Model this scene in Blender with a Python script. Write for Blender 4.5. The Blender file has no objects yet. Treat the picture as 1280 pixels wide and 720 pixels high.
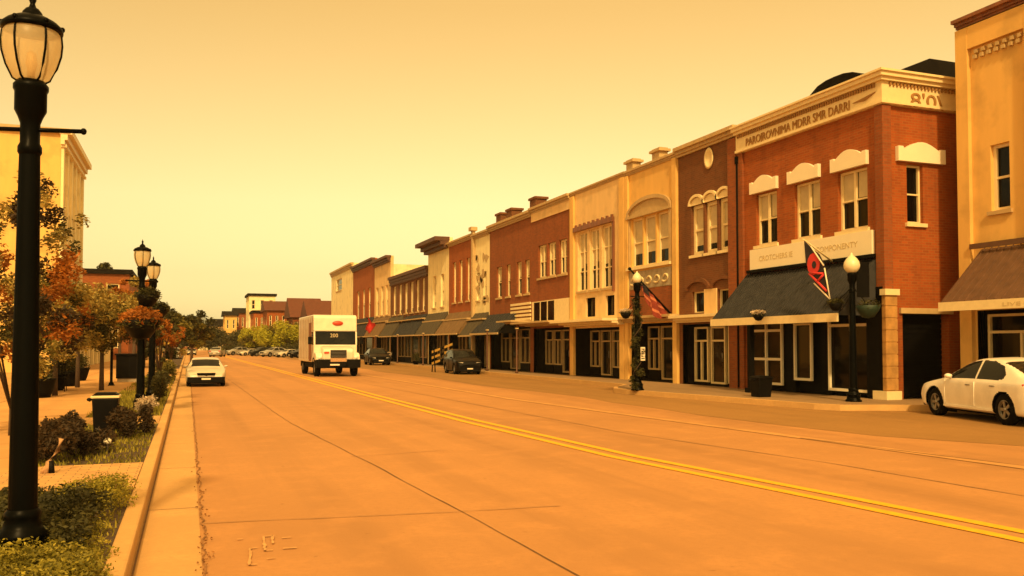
import bpy, bmesh, math, random
from mathutils import Vector, Matrix
R = math.radians
random.seed(7)
S = bpy.context.scene
COL = S.collection

# ------------------------------------------------------------------ camera
FPX, YAW, PITCH, EYE = 1080.0, R(20.55), R(2.0), 1.65
CX, CY = 640.0, 432.0 - FPX*math.tan(PITCH)
cd = bpy.data.cameras.new("camera")
cam = bpy.data.objects.new("camera", cd)
COL.objects.link(cam)
cam.location = (0, 0, EYE)
cam.rotation_euler = (R(90)+PITCH, 0, -YAW)
cd.sensor_width = 36.0
cd.lens = FPX/1280*36
cd.shift_y = (CY-360)/1280
cd.clip_start = 0.1
cd.clip_end = 6000
S.camera = cam

# ------------------------------------------------------------------ world, sun, exposure
SUN_DIR = Vector((-0.20, -0.72, 0.64)).normalized()
W = bpy.data.worlds.new("World"); S.world = W; W.use_nodes = True
nt = W.node_tree; nt.nodes.clear()
def wn(t): return nt.nodes.new(t)
sky = wn('ShaderNodeTexSky'); sky.sky_type = 'NISHITA'; sky.sun_disc = False
sky.sun_elevation = math.asin(SUN_DIR.z); sky.sun_rotation = math.atan2(SUN_DIR.x, SUN_DIR.y)
sky.air_density = 1.0; sky.dust_density = 1.0; sky.ozone_density = 0.6; sky.altitude = 0
hsv = wn('ShaderNodeHueSaturation'); hsv.inputs['Saturation'].default_value = 0.12
tc = wn('ShaderNodeTexCoord'); sx = wn('ShaderNodeSeparateXYZ')
rmp = wn('ShaderNodeValToRGB')
rmp.color_ramp.elements[0].position = 0.0; rmp.color_ramp.elements[0].color = (.62, .470, .195, 1)
e = rmp.color_ramp.elements.new(0.16); e.color = (.79, .590, .245, 1)
e = rmp.color_ramp.elements.new(0.37); e.color = (.96, .56, .165, 1)
rmp.color_ramp.elements[-1].position = 1.0; rmp.color_ramp.elements[-1].color = (2.7, 1.55, .42, 1)
mul = wn('ShaderNodeMix'); mul.data_type = 'RGBA'; mul.blend_type = 'MULTIPLY'; mul.inputs[0].default_value = 1.0
bg = wn('ShaderNodeBackground'); bg.inputs['Strength'].default_value = 0.15
wo = wn('ShaderNodeOutputWorld')
L = nt.links.new
L(sky.outputs[0], hsv.inputs['Color']); L(tc.outputs['Generated'], sx.inputs[0]); L(sx.outputs['Z'], rmp.inputs[0])
L(hsv.outputs[0], mul.inputs[6]); L(rmp.outputs[0], mul.inputs[7]); 
glow = wn('ShaderNodeMapRange'); L(sx.outputs['X'], glow.inputs[0])
for i_, v_ in enumerate((-.3, .75, .93, 1.10)): glow.inputs[i_+1].default_value = v_
vm = wn('ShaderNodeVectorMath'); vm.operation = 'SCALE'; L(mul.outputs[2], vm.inputs[0]); L(glow.outputs[0], vm.inputs['Scale'])
L(vm.outputs[0], bg.inputs[0]); L(bg.outputs[0], wo.inputs[0])
sl = bpy.data.lights.new("sun", 'SUN'); sl.energy = 2.4; sl.angle = R(3); sl.color = (1.0, 0.66, 0.25)
so = bpy.data.objects.new("sun", sl); COL.objects.link(so)
so.rotation_euler = (-SUN_DIR).to_track_quat('-Z', 'Y').to_euler()
S.view_settings.view_transform = 'Standard'; S.view_settings.look = 'None'
S.view_settings.exposure = 0.68; S.view_settings.gamma = 1.0
S.cycles.max_bounces = 6

# ------------------------------------------------------------------ rays from measured picture points to real planes
MROT = Matrix.Rotation(-YAW, 3, 'Z') @ Matrix.Rotation(R(90)+PITCH, 3, 'X')
def ray(px, py): return MROT @ Vector(((px-CX)/FPX, -(py-CY)/FPX, -1.0))
def onX(px, py, X):
    d = ray(px, py); t = X/d.x; return d.y*t, EYE+d.z*t
def onY(px, py, Y):
    d = ray(px, py); t = Y/d.y; return d.x*t, EYE+d.z*t
def onZ(px, py, z=0.0):
    d = ray(px, py); t = (z-EYE)/d.z; return d.x*t, d.y*t

def at(px, d, X=None):
    """ground point on the viewing column px at depth d along the camera axis"""
    r_ = (px-640)/1080*d; return d*math.sin(YAW)+r_*math.cos(YAW), d*math.cos(YAW)-r_*math.sin(YAW)

# ------------------------------------------------------------------ materials
MATS = {}
def newmat(n):
    m = bpy.data.materials.new(n); m.use_nodes = True; MATS[n] = m
    return m, m.node_tree, m.node_tree.nodes['Principled BSDF']
def mix_col(t, a, b, fac=None, mode='MIX'):
    n = t.nodes.new('ShaderNodeMix'); n.data_type = 'RGBA'; n.blend_type = mode
    n.inputs[0].default_value = 1.0
    if fac is not None:
        if isinstance(fac, float): n.inputs[0].default_value = fac
        else: t.links.new(fac, n.inputs[0])
    for s, v in ((6, a), (7, b)):
        if isinstance(v, tuple): n.inputs[s].default_value = (*v, 1)
        else: t.links.new(v, n.inputs[s])
    return n.outputs[2]
def noise(t, scale, detail=4, vec=None, rough=.55):
    n = t.nodes.new('ShaderNodeTexNoise'); n.inputs['Scale'].default_value = scale
    n.inputs['Detail'].default_value = detail; n.inputs['Roughness'].default_value = rough
    if vec is None:
        c = t.nodes.new('ShaderNodeTexCoord'); vec = c.outputs['Object']
    t.links.new(vec, n.inputs['Vector'])
    return n.outputs['Fac']
def mrange(t, s, a, b, c, d):
    n = t.nodes.new('ShaderNodeMapRange')
    for i, v in enumerate((a, b, c, d)): n.inputs[i+1].default_value = v
    t.links.new(s, n.inputs[0]); return n.outputs[0]
def scaled(t, sx_, sy_, sz_):
    c = t.nodes.new('ShaderNodeTexCoord'); m = t.nodes.new('ShaderNodeMapping')
    m.inputs['Scale'].default_value = (sx_, sy_, sz_)
    t.links.new(c.outputs['Object'], m.inputs[0]); return m.outputs[0]
def bump(t, b, h, dist=.01, st=.5):
    n = t.nodes.new('ShaderNodeBump'); n.inputs['Distance'].default_value = dist; n.inputs['Strength'].default_value = st
    t.links.new(h, n.inputs['Height']); t.links.new(n.outputs[0], b.inputs['Normal'])
def plain(n, col, rough=.6, metal=0.0, var=.18, scale=3.0, spec=.5, streak=False):
    m, t, b = newmat(n)
    vec = scaled(t, 1, 1, .15) if streak else None
    f = noise(t, scale, 5, vec)
    v1 = tuple(min(1, c*(1+var)) for c in col); v0 = tuple(c*(1-var) for c in col)
    c = mix_col(t, v0, v1, mrange(t, f, .3, .7, 0, 1))
    if streak:
        g = noise(t, .9, 4); c = mix_col(t, c, tuple(x*.62 for x in col), mrange(t, g, .5, .72, 0, .7))
    t.links.new(c, b.inputs['Base Color'])
    b.inputs['Roughness'].default_value = rough; b.inputs['Metallic'].default_value = metal
    b.inputs['Specular IOR Level'].default_value = spec
    return m
def brick(n, c1, c2, mortar, stain=.3):
    m, t, b = newmat(n)
    c = t.nodes.new('ShaderNodeTexCoord'); s = t.nodes.new('ShaderNodeSeparateXYZ'); t.links.new(c.outputs['Object'], s.inputs[0])
    a = t.nodes.new('ShaderNodeMath'); t.links.new(s.outputs[0], a.inputs[0]); t.links.new(s.outputs[1], a.inputs[1])
    k = t.nodes.new('ShaderNodeCombineXYZ'); t.links.new(a.outputs[0], k.inputs[0]); t.links.new(s.outputs[2], k.inputs[1])
    br = t.nodes.new('ShaderNodeTexBrick'); t.links.new(k.outputs[0], br.inputs['Vector'])
    br.inputs['Scale'].default_value = 1; br.inputs['Brick Width'].default_value = .22; br.inputs['Row Height'].default_value = .076
    br.inputs['Mortar Size'].default_value = .009; br.inputs['Bias'].default_value = -.1
    br.inputs['Color1'].default_value = (*c1, 1); br.inputs['Color2'].default_value = (*c2, 1); br.inputs['Mortar'].default_value = (*mortar, 1)
    f1 = noise(t, .7, 6); f2 = noise(t, 5, 4, scaled(t, 1, 1, .25))
    o = mix_col(t, br.outputs['Color'], tuple(x*.5 for x in c1), mrange(t, f1, .5, .75, 0, stain))
    o = mix_col(t, o, tuple(min(1, x*1.5) for x in c2), mrange(t, f2, .55, .8, 0, .35))
    f3 = noise(t, 2.2, 5, scaled(t, 1, 1, .12)); o = mix_col(t, o, tuple(x*.35 for x in c1), mrange(t, f3, .52, .74, 0, .45))
    t.links.new(o, b.inputs['Base Color']); b.inputs['Roughness'].default_value = .85
    bump(t, b, br.outputs['Fac'], .01, -.35)
    return m

brick('brick_red', (.33, .068, .005), (.23, .046, .004), (.28, .10, .02), .5)
brick('brick_dark', (.16, .046, .009), (.11, .033, .007), (.15, .07, .022))
brick('brick_rust', (.27, .062, .010), (.185, .042, .008), (.20, .08, .025))
plain('stucco_orange', (.70, .43, .13), .8, var=.07, scale=2, streak=True)
plain('stucco_peach', (.72, .50, .24), .8, var=.08, scale=2, streak=True)
plain('stucco_cream', (.82, .70, .40), .8, var=.08, scale=2, streak=True)
plain('trim_cream', (.74, .60, .34), .6, var=.06, scale=6)
plain('trim_tan', (.46, .32, .15), .65, var=.1, scale=5)
plain('stone_grey', (.34, .28, .20), .8, var=.2, scale=6)
plain('lettering', (.30, .15, .04), .7, var=.1)
plain('lettering_faint', (.54, .42, .22), .7, var=.05)
plain('awning_dark', (.036, .036, .040), .8, var=.25, scale=4, spec=.12)
plain('awning_brown', (.105, .05, .026), .6, var=.2, scale=4)
plain('awning_tan', (.15, .085, .033), .8, var=.15, scale=4)
plain('awning_olive', (.055, .042, .024), .8, var=.15, scale=4)
plain('dark_paint', (.004, .0035, .0035), .6, var=.3, scale=5, spec=.06)
plain('dark_wood', (.009, .005, .003), .6, var=.3, scale=5, spec=.06)
plain('roof_dark', (.008, .006, .005), .8, var=.3, spec=.08)
plain('roof_red', (.10, .024, .010), .7, var=.2)
plain('wood_door', (.20, .07, .03), .5, var=.3, scale=6, streak=True)
plain('blind', (.52, .43, .27), .8, var=.1)
plain('shop_goods', (.35, .2, .09), .7, var=.6, scale=5)
plain('lamp_iron', (.0018, .0022, .0022), .35, var=.2, spec=.05)
plain('bulb', (.7, .5, .25), .4, var=.02)
plain('yellow_line', (.80, .38, .008), .7, var=.12, scale=9)
plain('yellow_worn', (.475, .24, .080), .8, var=.2, scale=2)
plain('trim_dark', (.085, .03, .010), .6, var=.2)
plain('litter_brown', (.24, .11, .035), .9, var=.4, scale=9)
plain('pier_stone', (.40, .21, .06), .8, var=.25, scale=4)
plain('white_mark', (.51, .275, .105), .8, var=.25, scale=15)
plain('bark', (.06, .035, .02), .9, var=.3, scale=20)
plain('red_cloth', (.55, .03, .03), .7, var=.15)
plain('maroon_cloth', (.22, .03, .015), .8, var=.3)
plain('pink_cloth', (.5, .16, .08), .8, var=.3)
plain('white_cloth', (.75, .65, .5), .7, var=.05)
plain('blue_cloth', (.012, .009, .018), .7, var=.1)
plain('tyre', (.005, .0045, .0045), .8, var=.2, spec=.06)
plain('chrome', (.30, .28, .26), .35, metal=.7, var=.05)
plain('plastic_dark', (.005, .0045, .0045), .5, var=.2, spec=.08)
plain('red_lamp', (.5, .02, .015), .25, var=.05)
plain('head_lamp', (.75, .7, .6), .15, var=.05)
plain('moon_white', (.8, .72, .55), .5, var=.03)
plain('plastic_green', (.010, .030, .018), .6, var=.2)
plain('soil', (.06, .035, .02), .95, var=.4, scale=12)
plain('terrain', (.09, .075, .03), .95, var=.3, scale=.2)
plain('barrier_yellow', (.36, .20, .03), .5, var=.1)
plain('emblem_red', (.5, .05, .02), .5, var=.2)
plain('timber', (.42, .24, .12), .8, var=.25, scale=20)

def glass(n, col, rough=.06):
    m, t, b = newmat(n); f = noise(t, .8, 3)
    t.links.new(mix_col(t, col, tuple(c*.4 for c in col), mrange(t, f, .4, .6, 0, 1)), b.inputs['Base Color'])
    b.inputs['Roughness'].default_value = rough; b.inputs['Specular IOR Level'].default_value = .16
    return m
glass('glass_dark', (.005, .004, .0035)); glass('glass_car', (.012, .012, .010), .04); glass('glass_warm', (.04, .02, .007), .08)
def paint(n, col, rough=.3):
    m, t, b = newmat(n); f = noise(t, 2.5, 3)
    t.links.new(mix_col(t, col, tuple(c*.88 for c in col), mrange(t, f, .4, .65, 0, 1)), b.inputs['Base Color'])
    b.inputs['Roughness'].default_value = rough; b.inputs['Coat Weight'].default_value = .5 if max(col) > .05 else 0; b.inputs['Specular IOR Level'].default_value = .5 if max(col) > .05 else .12; b.inputs['Coat Roughness'].default_value = .08
    return m
paint('paint_white', (.86, .79, .70)); paint('paint_pale', (.58, .50, .38)); paint('paint_silver', (.28, .25, .20)); paint('paint_black', (.005, .0045, .0045))
paint('paint_brown', (.12, .05, .03)); paint('paint_truck', (.74, .66, .52), .45)
def globe():
    m, t, b = newmat('globe_glass')
    f = noise(t, 3, 3)
    b.inputs['Base Color'].default_value = (.86, .74, .5, 1); b.inputs['Roughness'].default_value = .35
    tr = t.nodes.new('ShaderNodeBsdfTranslucent'); tr.inputs[0].default_value = (.95, .85, .6, 1)
    tp = t.nodes.new('ShaderNodeBsdfTransparent'); tp.inputs[0].default_value = (1, .93, .75, 1)
    m1 = t.nodes.new('ShaderNodeMixShader'); m1.inputs[0].default_value = .55
    m2 = t.nodes.new('ShaderNodeMixShader'); t.links.new(mrange(t, f, .3, .7, .3, .5), m2.inputs[0])
    out = t.nodes['Material Output']
    t.links.new(b.outputs[0], m1.inputs[1]); t.links.new(tr.outputs[0], m1.inputs[2])
    t.links.new(m1.outputs[0], m2.inputs[1]); t.links.new(tp.outputs[0], m2.inputs[2]); t.links.new(m2.outputs[0], out.inputs[0])
globe()
plain('globe_acorn', (.70, .62, .42), .35, var=.08, scale=5)
def leafmat(n, ca, cb):
    m, t, b = newmat(n)
    g = t.nodes.new('ShaderNodeNewGeometry'); f = noise(t, 1.6, 2)
    c = mix_col(t, ca, cb, g.outputs['Random Per Island'])
    c = mix_col(t, c, tuple(x*.55 for x in ca), mrange(t, f, .45, .65, 0, .7))
    t.links.new(c, b.inputs['Base Color']); b.inputs['Roughness'].default_value = .6
    b.inputs['Specular IOR Level'].default_value = .3
    tr = t.nodes.new('ShaderNodeBsdfTranslucent'); t.links.new(c, tr.inputs[0])
    mx = t.nodes.new('ShaderNodeMixShader'); mx.inputs[0].default_value = .3
    t.links.new(b.outputs[0], mx.inputs[1]); t.links.new(tr.outputs[0], mx.inputs[2])
    t.links.new(mx.outputs[0], t.nodes['Material Output'].inputs[0])
leafmat('leaf_olive', (.07, .065, .012), (.30, .23, .04))
leafmat('leaf_pale', (.12, .09, .02), (.62, .46, .12))
leafmat('leaf_orange', (.30, .10, .015), (.48, .17, .02))
leafmat('leaf_dark', (.035, .035, .012), (.09, .08, .02))
leafmat('leaf_bright', (.34, .33, .02), (.55, .50, .04))
leafmat('leaf_plum', (.024, .016, .008), (.07, .038, .014))
leafmat('leaf_grass', (.13, .12, .015), (.46, .38, .05))
leafmat('petal_red', (.45, .02, .02), (.6, .06, .05))
leafmat('petal_pale', (.5, .4, .3), (.75, .6, .45))

def ground_mat(n, base, dark, joint=None):
    m, t, b = newmat(n)
    big = noise(t, .18, 5); mid = noise(t, 1.7, 6); fine = noise(t, 45, 3)
    trk = noise(t, 1.0, 5, scaled(t, 1.1, .035, 1)); c = mix_col(t, base, tuple(x*.80 for x in base), mrange(t, big, .38, .66, 0, 1))
    c = mix_col(t, c, tuple(x*.62 for x in base), mrange(t, trk, .46, .72, 0, .85))
    c = mix_col(t, c, tuple(min(1, x*1.16) for x in base), mrange(t, mid, .5, .75, 0, .6))
    c = mix_col(t, c, dark, mrange(t, fine, .6, .8, 0, .35))
    g2 = noise(t, 14, 4); c = mix_col(t, c, tuple(x*.80 for x in base), mrange(t, g2, .42, .68, 0, .55)); g3 = noise(t, 160, 2); c = mix_col(t, c, tuple(x*.6 for x in base), mrange(t, g3, .55, .7, 0, .5))
    sp = noise(t, 7, 2); c = mix_col(t, c, dark, mrange(t, sp, .72, .78, 0, .5))
    t.links.new(c, b.inputs['Base Color']); b.inputs['Roughness'].default_value = .8; b.inputs['Specular IOR Level'].default_value = .3
    bump(t, b, fine, .004, .5)
ground_mat('road_concrete', (.46, .228, .086), (.18, .085, .03))
ground_mat('road_shade_tone', (.31, .165, .052), (.12, .06, .02))  # road colour darkened to carry the shade beside the right kerb
ground_mat('gutter_concrete', (.56, .33, .13), (.2, .12, .06))
ground_mat('kerb_concrete', (.60, .36, .14), (.2, .12, .06))
ground_mat('walk_concrete', (.58, .32, .12), (.16, .09, .045))
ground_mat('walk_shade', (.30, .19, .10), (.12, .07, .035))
plain('joint_tar', (.13, .065, .025), .8, var=.3, scale=8)
plain('crack_faint', (.31, .165, .07), .8, var=.2, scale=8)
def paver():
    m, t, b = newmat('pavers')
    br = t.nodes.new('ShaderNodeTexBrick'); t.links.new(scaled(t, 1, 1, 1), br.inputs['Vector'])
    br.inputs['Scale'].default_value = 1; br.inputs['Brick Width'].default_value = .22; br.inputs['Row Height'].default_value = .11
    br.inputs['Mortar Size'].default_value = .006
    br.inputs['Color1'].default_value = (.60, .34, .12, 1); br.inputs['Color2'].default_value = (.48, .27, .10, 1); br.inputs['Mortar'].default_value = (.2, .12, .06, 1)
    f = noise(t, 1.5, 5); t.links.new(mix_col(t, br.outputs[0], (.2, .11, .05), mrange(t, f, .5, .75, 0, .5)), b.inputs['Base Color'])
    b.inputs['Roughness'].default_value = .85; bump(t, b, br.outputs['Fac'], .006, -.4)
paver()

# ------------------------------------------------------------------ mesh building helpers
ORG = {}
class Plane:
    """A wall plane: point(u, z, n) = O + U*u + Z*z + N*n; n grows outwards."""
    def __init__(s, O, U, N): s.O, s.U, s.N = Vector(O), Vector(U), Vector(N)
    def p(s, u, z, n=0): return s.O + s.U*u + Vector((0, 0, z)) + s.N*n
class MB:
    def __init__(s): s.v = []; s.f = []; s.m = []; s.sm = []; s.mi = 0
    def quadpts(s, pts, smooth=False):
        k = len(s.v); s.v += [tuple(p) for p in pts]; s.f.append(tuple(range(k, k+len(pts)))); s.m.append(s.mi); s.sm.append(smooth)
    def hexa(s, a):
        k = len(s.v); s.v += [tuple(p) for p in a]
        for q in ((0, 3, 2, 1), (4, 5, 6, 7), (0, 1, 5, 4), (1, 2, 6, 5), (2, 3, 7, 6), (3, 0, 4, 7)):
            s.f.append(tuple(k+i for i in q)); s.m.append(s.mi); s.sm.append(False)
        return s
    def box(s, x0, x1, y0, y1, z0, z1):
        return s.hexa([(x0, y0, z0), (x1, y0, z0), (x1, y1, z0), (x0, y1, z0), (x0, y0, z1), (x1, y0, z1), (x1, y1, z1), (x0, y1, z1)])
    def pbox(s, pl, u0, u1, z0, z1, n0, n1):
        P = pl.p
        return s.hexa([P(u0, z0, n0), P(u1, z0, n0), P(u1, z0, n1), P(u0, z0, n1), P(u0, z1, n0), P(u1, z1, n0), P(u1, z1, n1), P(u0, z1, n1)])
    def prism(s, pts, off):
        """polygon (list of 3D points) extruded by vector off"""
        k = len(s.v); n = len(pts); off = Vector(off)
        s.v += [tuple(p) for p in pts]+[tuple(Vector(p)+off) for p in pts]
        fs = [tuple(range(k, k+n))[::-1], tuple(range(k+n, k+2*n))]+[(k+i, k+(i+1) % n, k+n+(i+1) % n, k+n+i) for i in range(n)]
        for q in fs: s.f.append(q); s.m.append(s.mi); s.sm.append(False)
        return s
    def lathe(s, prof, c=(0, 0, 0), seg=20, axis='z', ribs=0, ribd=0, smooth=True):
        k = len(s.v); n = len(prof)
        for i in range(seg):
            a = 2*math.pi*i/seg
            for r, h in prof:
                rr = r*(1-(ribd if ribs and i % 2 else 0))
                q = (rr*math.cos(a), rr*math.sin(a), h)
                if axis == 'x': q = (h, q[0], q[1])
                if axis == 'y': q = (q[0], h, q[1])
                s.v.append((q[0]+c[0], q[1]+c[1], q[2]+c[2]))
        for i in range(seg):
            j = (i+1) % seg
            for t in range(n-1):
                s.f.append((k+i*n+t, k+j*n+t, k+j*n+t+1, k+i*n+t+1)); s.m.append(s.mi); s.sm.append(smooth)
        return s
    def tube(s, pts, rad, seg=8):
        pts = [Vector(p) for p in pts]
        if not isinstance(rad, (list, tuple)): rad = [rad]*len(pts)
        k = len(s.v)
        for i, p in enumerate(pts):
            d = (pts[min(i+1, len(pts)-1)]-pts[max(i-1, 0)]).normalized()
            a = d.cross(Vector((0, 0, 1)) if abs(d.z) < .9 else Vector((1, 0, 0))).normalized(); b = d.cross(a)
            for j in range(seg):
                t = 2*math.pi*j/seg; s.v.append(tuple(p+(a*math.cos(t)+b*math.sin(t))*rad[i]))
        for i in range(len(pts)-1):
            for j in range(seg):
                j2 = (j+1) % seg
                s.f.append((k+i*seg+j, k+i*seg+j2, k+(i+1)*seg+j2, k+(i+1)*seg+j)); s.m.append(s.mi); s.sm.append(True)
        for e, o in ((0, 1), (len(pts)-1, -1)):
            s.f.append(tuple(k+e*seg+j for j in range(seg))[::o]); s.m.append(s.mi); s.sm.append(False)
        return s
    def ball(s, c, r, sz=1.0, seg=14, rings=8):
        prof = [(max(1e-4, r*math.sin(math.pi*i/rings)), -r*sz*math.cos(math.pi*i/rings)) for i in range(rings+1)]
        return s.lathe(prof, c, seg)
    def wall(s, pl, u0, u1, z0, z1, holes, depth=.22):
        """a wall face with real rectangular openings and their reveals"""
        us = sorted({u0, u1}|{h[i] for h in holes for i in (0, 1) if u0 < h[i] < u1})
        zs = sorted({z0, z1}|{h[i] for h in holes for i in (2, 3) if z0 < h[i] < z1})
        for a, b in zip(us, us[1:]):
            for c, d in zip(zs, zs[1:]):
                mu, mz = (a+b)/2, (c+d)/2
                if any(h[0] < mu < h[1] and h[2] < mz < h[3] for h in holes): continue
                s.quadpts([pl.p(a, c), pl.p(b, c), pl.p(b, d), pl.p(a, d)])
        for h in holes:
            a, b, c, d = h[:4]; c = max(c, z0); P = pl.p
            s.quadpts([P(a, c), P(a, d), P(a, d, -depth), P(a, c, -depth)])
            s.quadpts([P(b, c), P(b, d), P(b, d, -depth), P(b, c, -depth)])
            s.quadpts([P(a, d), P(b, d), P(b, d, -depth), P(a, d, -depth)])
            s.quadpts([P(a, c), P(b, c), P(b, c, -depth), P(a, c, -depth)])
        return s
    def build(s, name, mats, parent=None, loc=None, bevel=0, recalc=True):
        if not s.v: return None
        if isinstance(mats, str): mats = [mats]
        org = ORG.get(parent.name, Vector((0, 0, 0))) if parent else Vector(loc or (0, 0, 0))
        me = bpy.data.meshes.new(name)
        me.from_pydata([(x-org.x, y-org.y, z-org.z) for x, y, z in s.v], [], s.f)
        me.polygons.foreach_set('material_index', s.m); me.polygons.foreach_set('use_smooth', s.sm)
        for m in mats: me.materials.append(MATS[m])
        if recalc and len(s.f) < 20000:
            bm = bmesh.new(); bm.from_mesh(me); bmesh.ops.recalc_face_normals(bm, faces=bm.faces); bm.to_mesh(me); bm.free()
        me.update()
        o = bpy.data.objects.new(name, me); COL.objects.link(o)
        ORG[o.name] = org
        if parent: o.parent = parent
        else: o.location = org
        if bevel:
            b = o.modifiers.new('bevel', 'BEVEL'); b.width = bevel; b.segments = 2; b.limit_method = 'ANGLE'
        return o
def props(o, label=None, cat=None, group=None, kind=None):
    if label: o['label'] = label
    if cat: o['category'] = cat
    if group: o['group'] = group
    if kind: o['kind'] = kind
    return o
def thing(name, label, cat, loc=(0, 0, 0), group=None, rz=0):
    o = bpy.data.objects.new(name, None); COL.objects.link(o); o.location = loc; o.rotation_euler = (0, 0, rz)
    ORG[o.name] = Vector(loc) if rz == 0 else Vector((0, 0, 0))
    return props(o, label, cat, group)
def local_thing(name, label, cat, group=None):
    return thing(name, label, cat, (0, 0, 0), group)
def dup(o, loc, rz=0, label=None, scale=None, parent=None):
    c = o.copy(); COL.objects.link(c)
    if parent: c.parent = parent
    else:
        c.location = loc; c.rotation_euler = (0, 0, rz)
        if scale: c.scale = (scale,)*3
        if label: c['label'] = label
    for ch in list(o.children): dup(ch, None, parent=c)
    return c
def struct(o): o['kind'] = 'structure'; return o

# ------------------------------------------------------------------ haze
hm = bpy.data.materials.new('haze'); hm.use_nodes = True; ht = hm.node_tree; ht.nodes.clear()
pv = ht.nodes.new('ShaderNodeVolumePrincipled'); pv.inputs['Color'].default_value = (.95, .88, .70, 1); pv.inputs['Density'].default_value = .00022
pv.inputs['Anisotropy'].default_value = .2
ho = ht.nodes.new('ShaderNodeOutputMaterial'); ht.links.new(pv.outputs[0], ho.inputs['Volume']); MATS['haze'] = hm
o = MB().box(-2600, 2600, -650, 3550, -1.2, 22).build('haze', 'haze'); o['kind'] = 'stuff'

# ------------------------------------------------------------------ ground, road, pavements
XF = 18.2          # face of the right-hand row
b = MB(); b.quadpts([(-2500, -600, -.06), (2500, -600, -.06), (2500, 3500, -.06), (-2500, 3500, -.06)])
struct(b.build('ground', 'terrain'))
b = MB()
for i in range(60):
    y0, y1 = -30+i*9, -21+i*9
    b.quadpts([(-.37, y0, 0), (22, y0, 0), (22, y1, 0), (-.37, y1, 0)])
struct(b.build('road', 'road_concrete'))
b = MB(); shade_edge = []
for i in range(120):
    y = -30+i*2.5; shade_edge.append((11.6+.22*math.sin(i*.9)+random.uniform(-.12, .12)+(1.2 if y < 12 else 0), y))
for (x0_, ya), (x1_, yb) in zip(shade_edge, shade_edge[1:]): b.quadpts([(x0_, ya, .004), (19, ya, .004), (19, yb, .004), (x1_, yb, .004)])
struct(b.build('parking_lane_shade', 'road_shade_tone'))  # sheet over the parking side: soft shade painted as a darker road colour
b = MB()
b.quadpts([(-.37, -30, .004), (.12, -30, .004), (.12, 300, .004), (-.37, 300, .004)])
struct(b.build('gutter', 'gutter_concrete'))
def strip(pts, w, z, wob=0, n=1):
    """flat ribbon following pts on the ground"""
    b = MB(); P = [Vector((x, y, 0)) for x, y in pts]; Q = []
    for a, c in zip(P, P[1:]):
        k = max(1, int((c-a).length/n)) if wob else 1
        for i in range(k): Q.append(a.lerp(c, i/k)+(Vector((random.uniform(-wob, wob), random.uniform(-wob, wob), 0)) if wob else Vector()))
    Q.append(P[-1]); prev = None
    for i, p in enumerate(Q):
        d = (Q[min(i+1, len(Q)-1)]-Q[max(i-1, 0)]).normalized(); nn = Vector((-d.y, d.x, 0))*(w/2*(random.uniform(.5, 1.3) if wob else 1))
        cur = (p-nn, p+nn)
        if prev: b.quadpts([(*prev[0][:2], z), (*cur[0][:2], z), (*cur[1][:2], z), (*prev[1][:2], z)])
        prev = cur
    return b
# double yellow line: near part drifts towards the middle lane
def pxline(pts): return [onZ(*p) for p in pts]
yl = pxline([(1280, 671), (1030, 620.5), (780, 571), (590, 527), (470, 496), (392, 475)])
ylB = [(yl[0][0]+.6, yl[0][1]-8)]+yl+[(yl[-1][0]-.3, 110), (yl[-1][0]-.4, 260)]
for k, off in enumerate((-.17, .17)):
    o = strip([(x+off, y) for x, y in ylB], .15, .008).build('yellow_line', 'yellow_line'); struct(o)
fl = pxline([(1280, 585), (1030, 551), (780, 518), (640, 499)])
o = strip([(fl[0][0]+.5, fl[0][1]-8)]+fl+[(9.3, 60), (9.2, 120)], .26, .008).build('worn_yellow_line', 'yellow_worn'); struct(o)
# joints
jl = pxline([(723, 720), (599, 652), (470, 583), (365, 530), (345, 517)])
struct(strip([(jl[0][0]+.25, -5)]+jl+[(1.75, 60)], .016, .006, .008, .5).build('road_joint', 'joint_tar'))
j3 = pxline([(1280, 620), (1030, 578), (780, 541)])
struct(strip([(j3[0][0]+.4, 0)]+j3+[(6.7, 60)], .03, .006, .01, .6).build('road_joint', 'crack_faint'))
struct(strip(pxline([(1280, 583), (1100, 561), (1000, 548)]), .03, .012, .01, .6).build('road_joint', 'joint_tar'))
for a, c in (((250, 655), (560, 641)), ((560, 641), (700, 633)), ((440, 571), (560, 563)), ((250, 470), (380, 468))):
    struct(strip(pxline([a, c]), .018, .010, .012, .25).build('road_crack', 'crack_faint'))
struct(strip([(.14, 3), (.15, 12), (.14, 40)], .016, .011, .02, .15).build('gutter_seam', 'litter_brown'))
struct(strip([(-.352, 2), (-.352, 60)], .014, .012).build('kerb_shadow_joint', 'joint_tar'))  # gap between kerb and gutter, with the kerb face's shadow line painted in
b = MB()
for i in range(30):
    y = 3.2+i*3.1; b.quadpts([(-.36, y, .008), (.11, y, .008), (.11, y+.012, .008), (-.36, y+.012, .008)])
struct(b.build('gutter_joints', 'joint_tar'))
b = MB()
for a_, c_ in (((313, 687), (312, 708)), ((313, 687), (322, 686)), ((312, 708), (321, 707)), ((330, 672), (331, 690)), ((330, 672), (341, 671)), ((341, 671), (341, 681)), ((331, 690), (341, 689)), ((352, 674), (364, 673)), ((354, 687), (371, 686)), ((334, 700), (344, 699)), ((296, 676), (304, 675))):
    b2 = strip(pxline([a_, c_]), .022, .013, .006, .06); k = len(b.v); b.v += b2.v; b.f += [tuple(i+k for i in q) for q in b2.f]; b.m += b2.m; b.sm += b2.sm
struct(b.build('chalk_marks', 'white_mark'))
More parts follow.
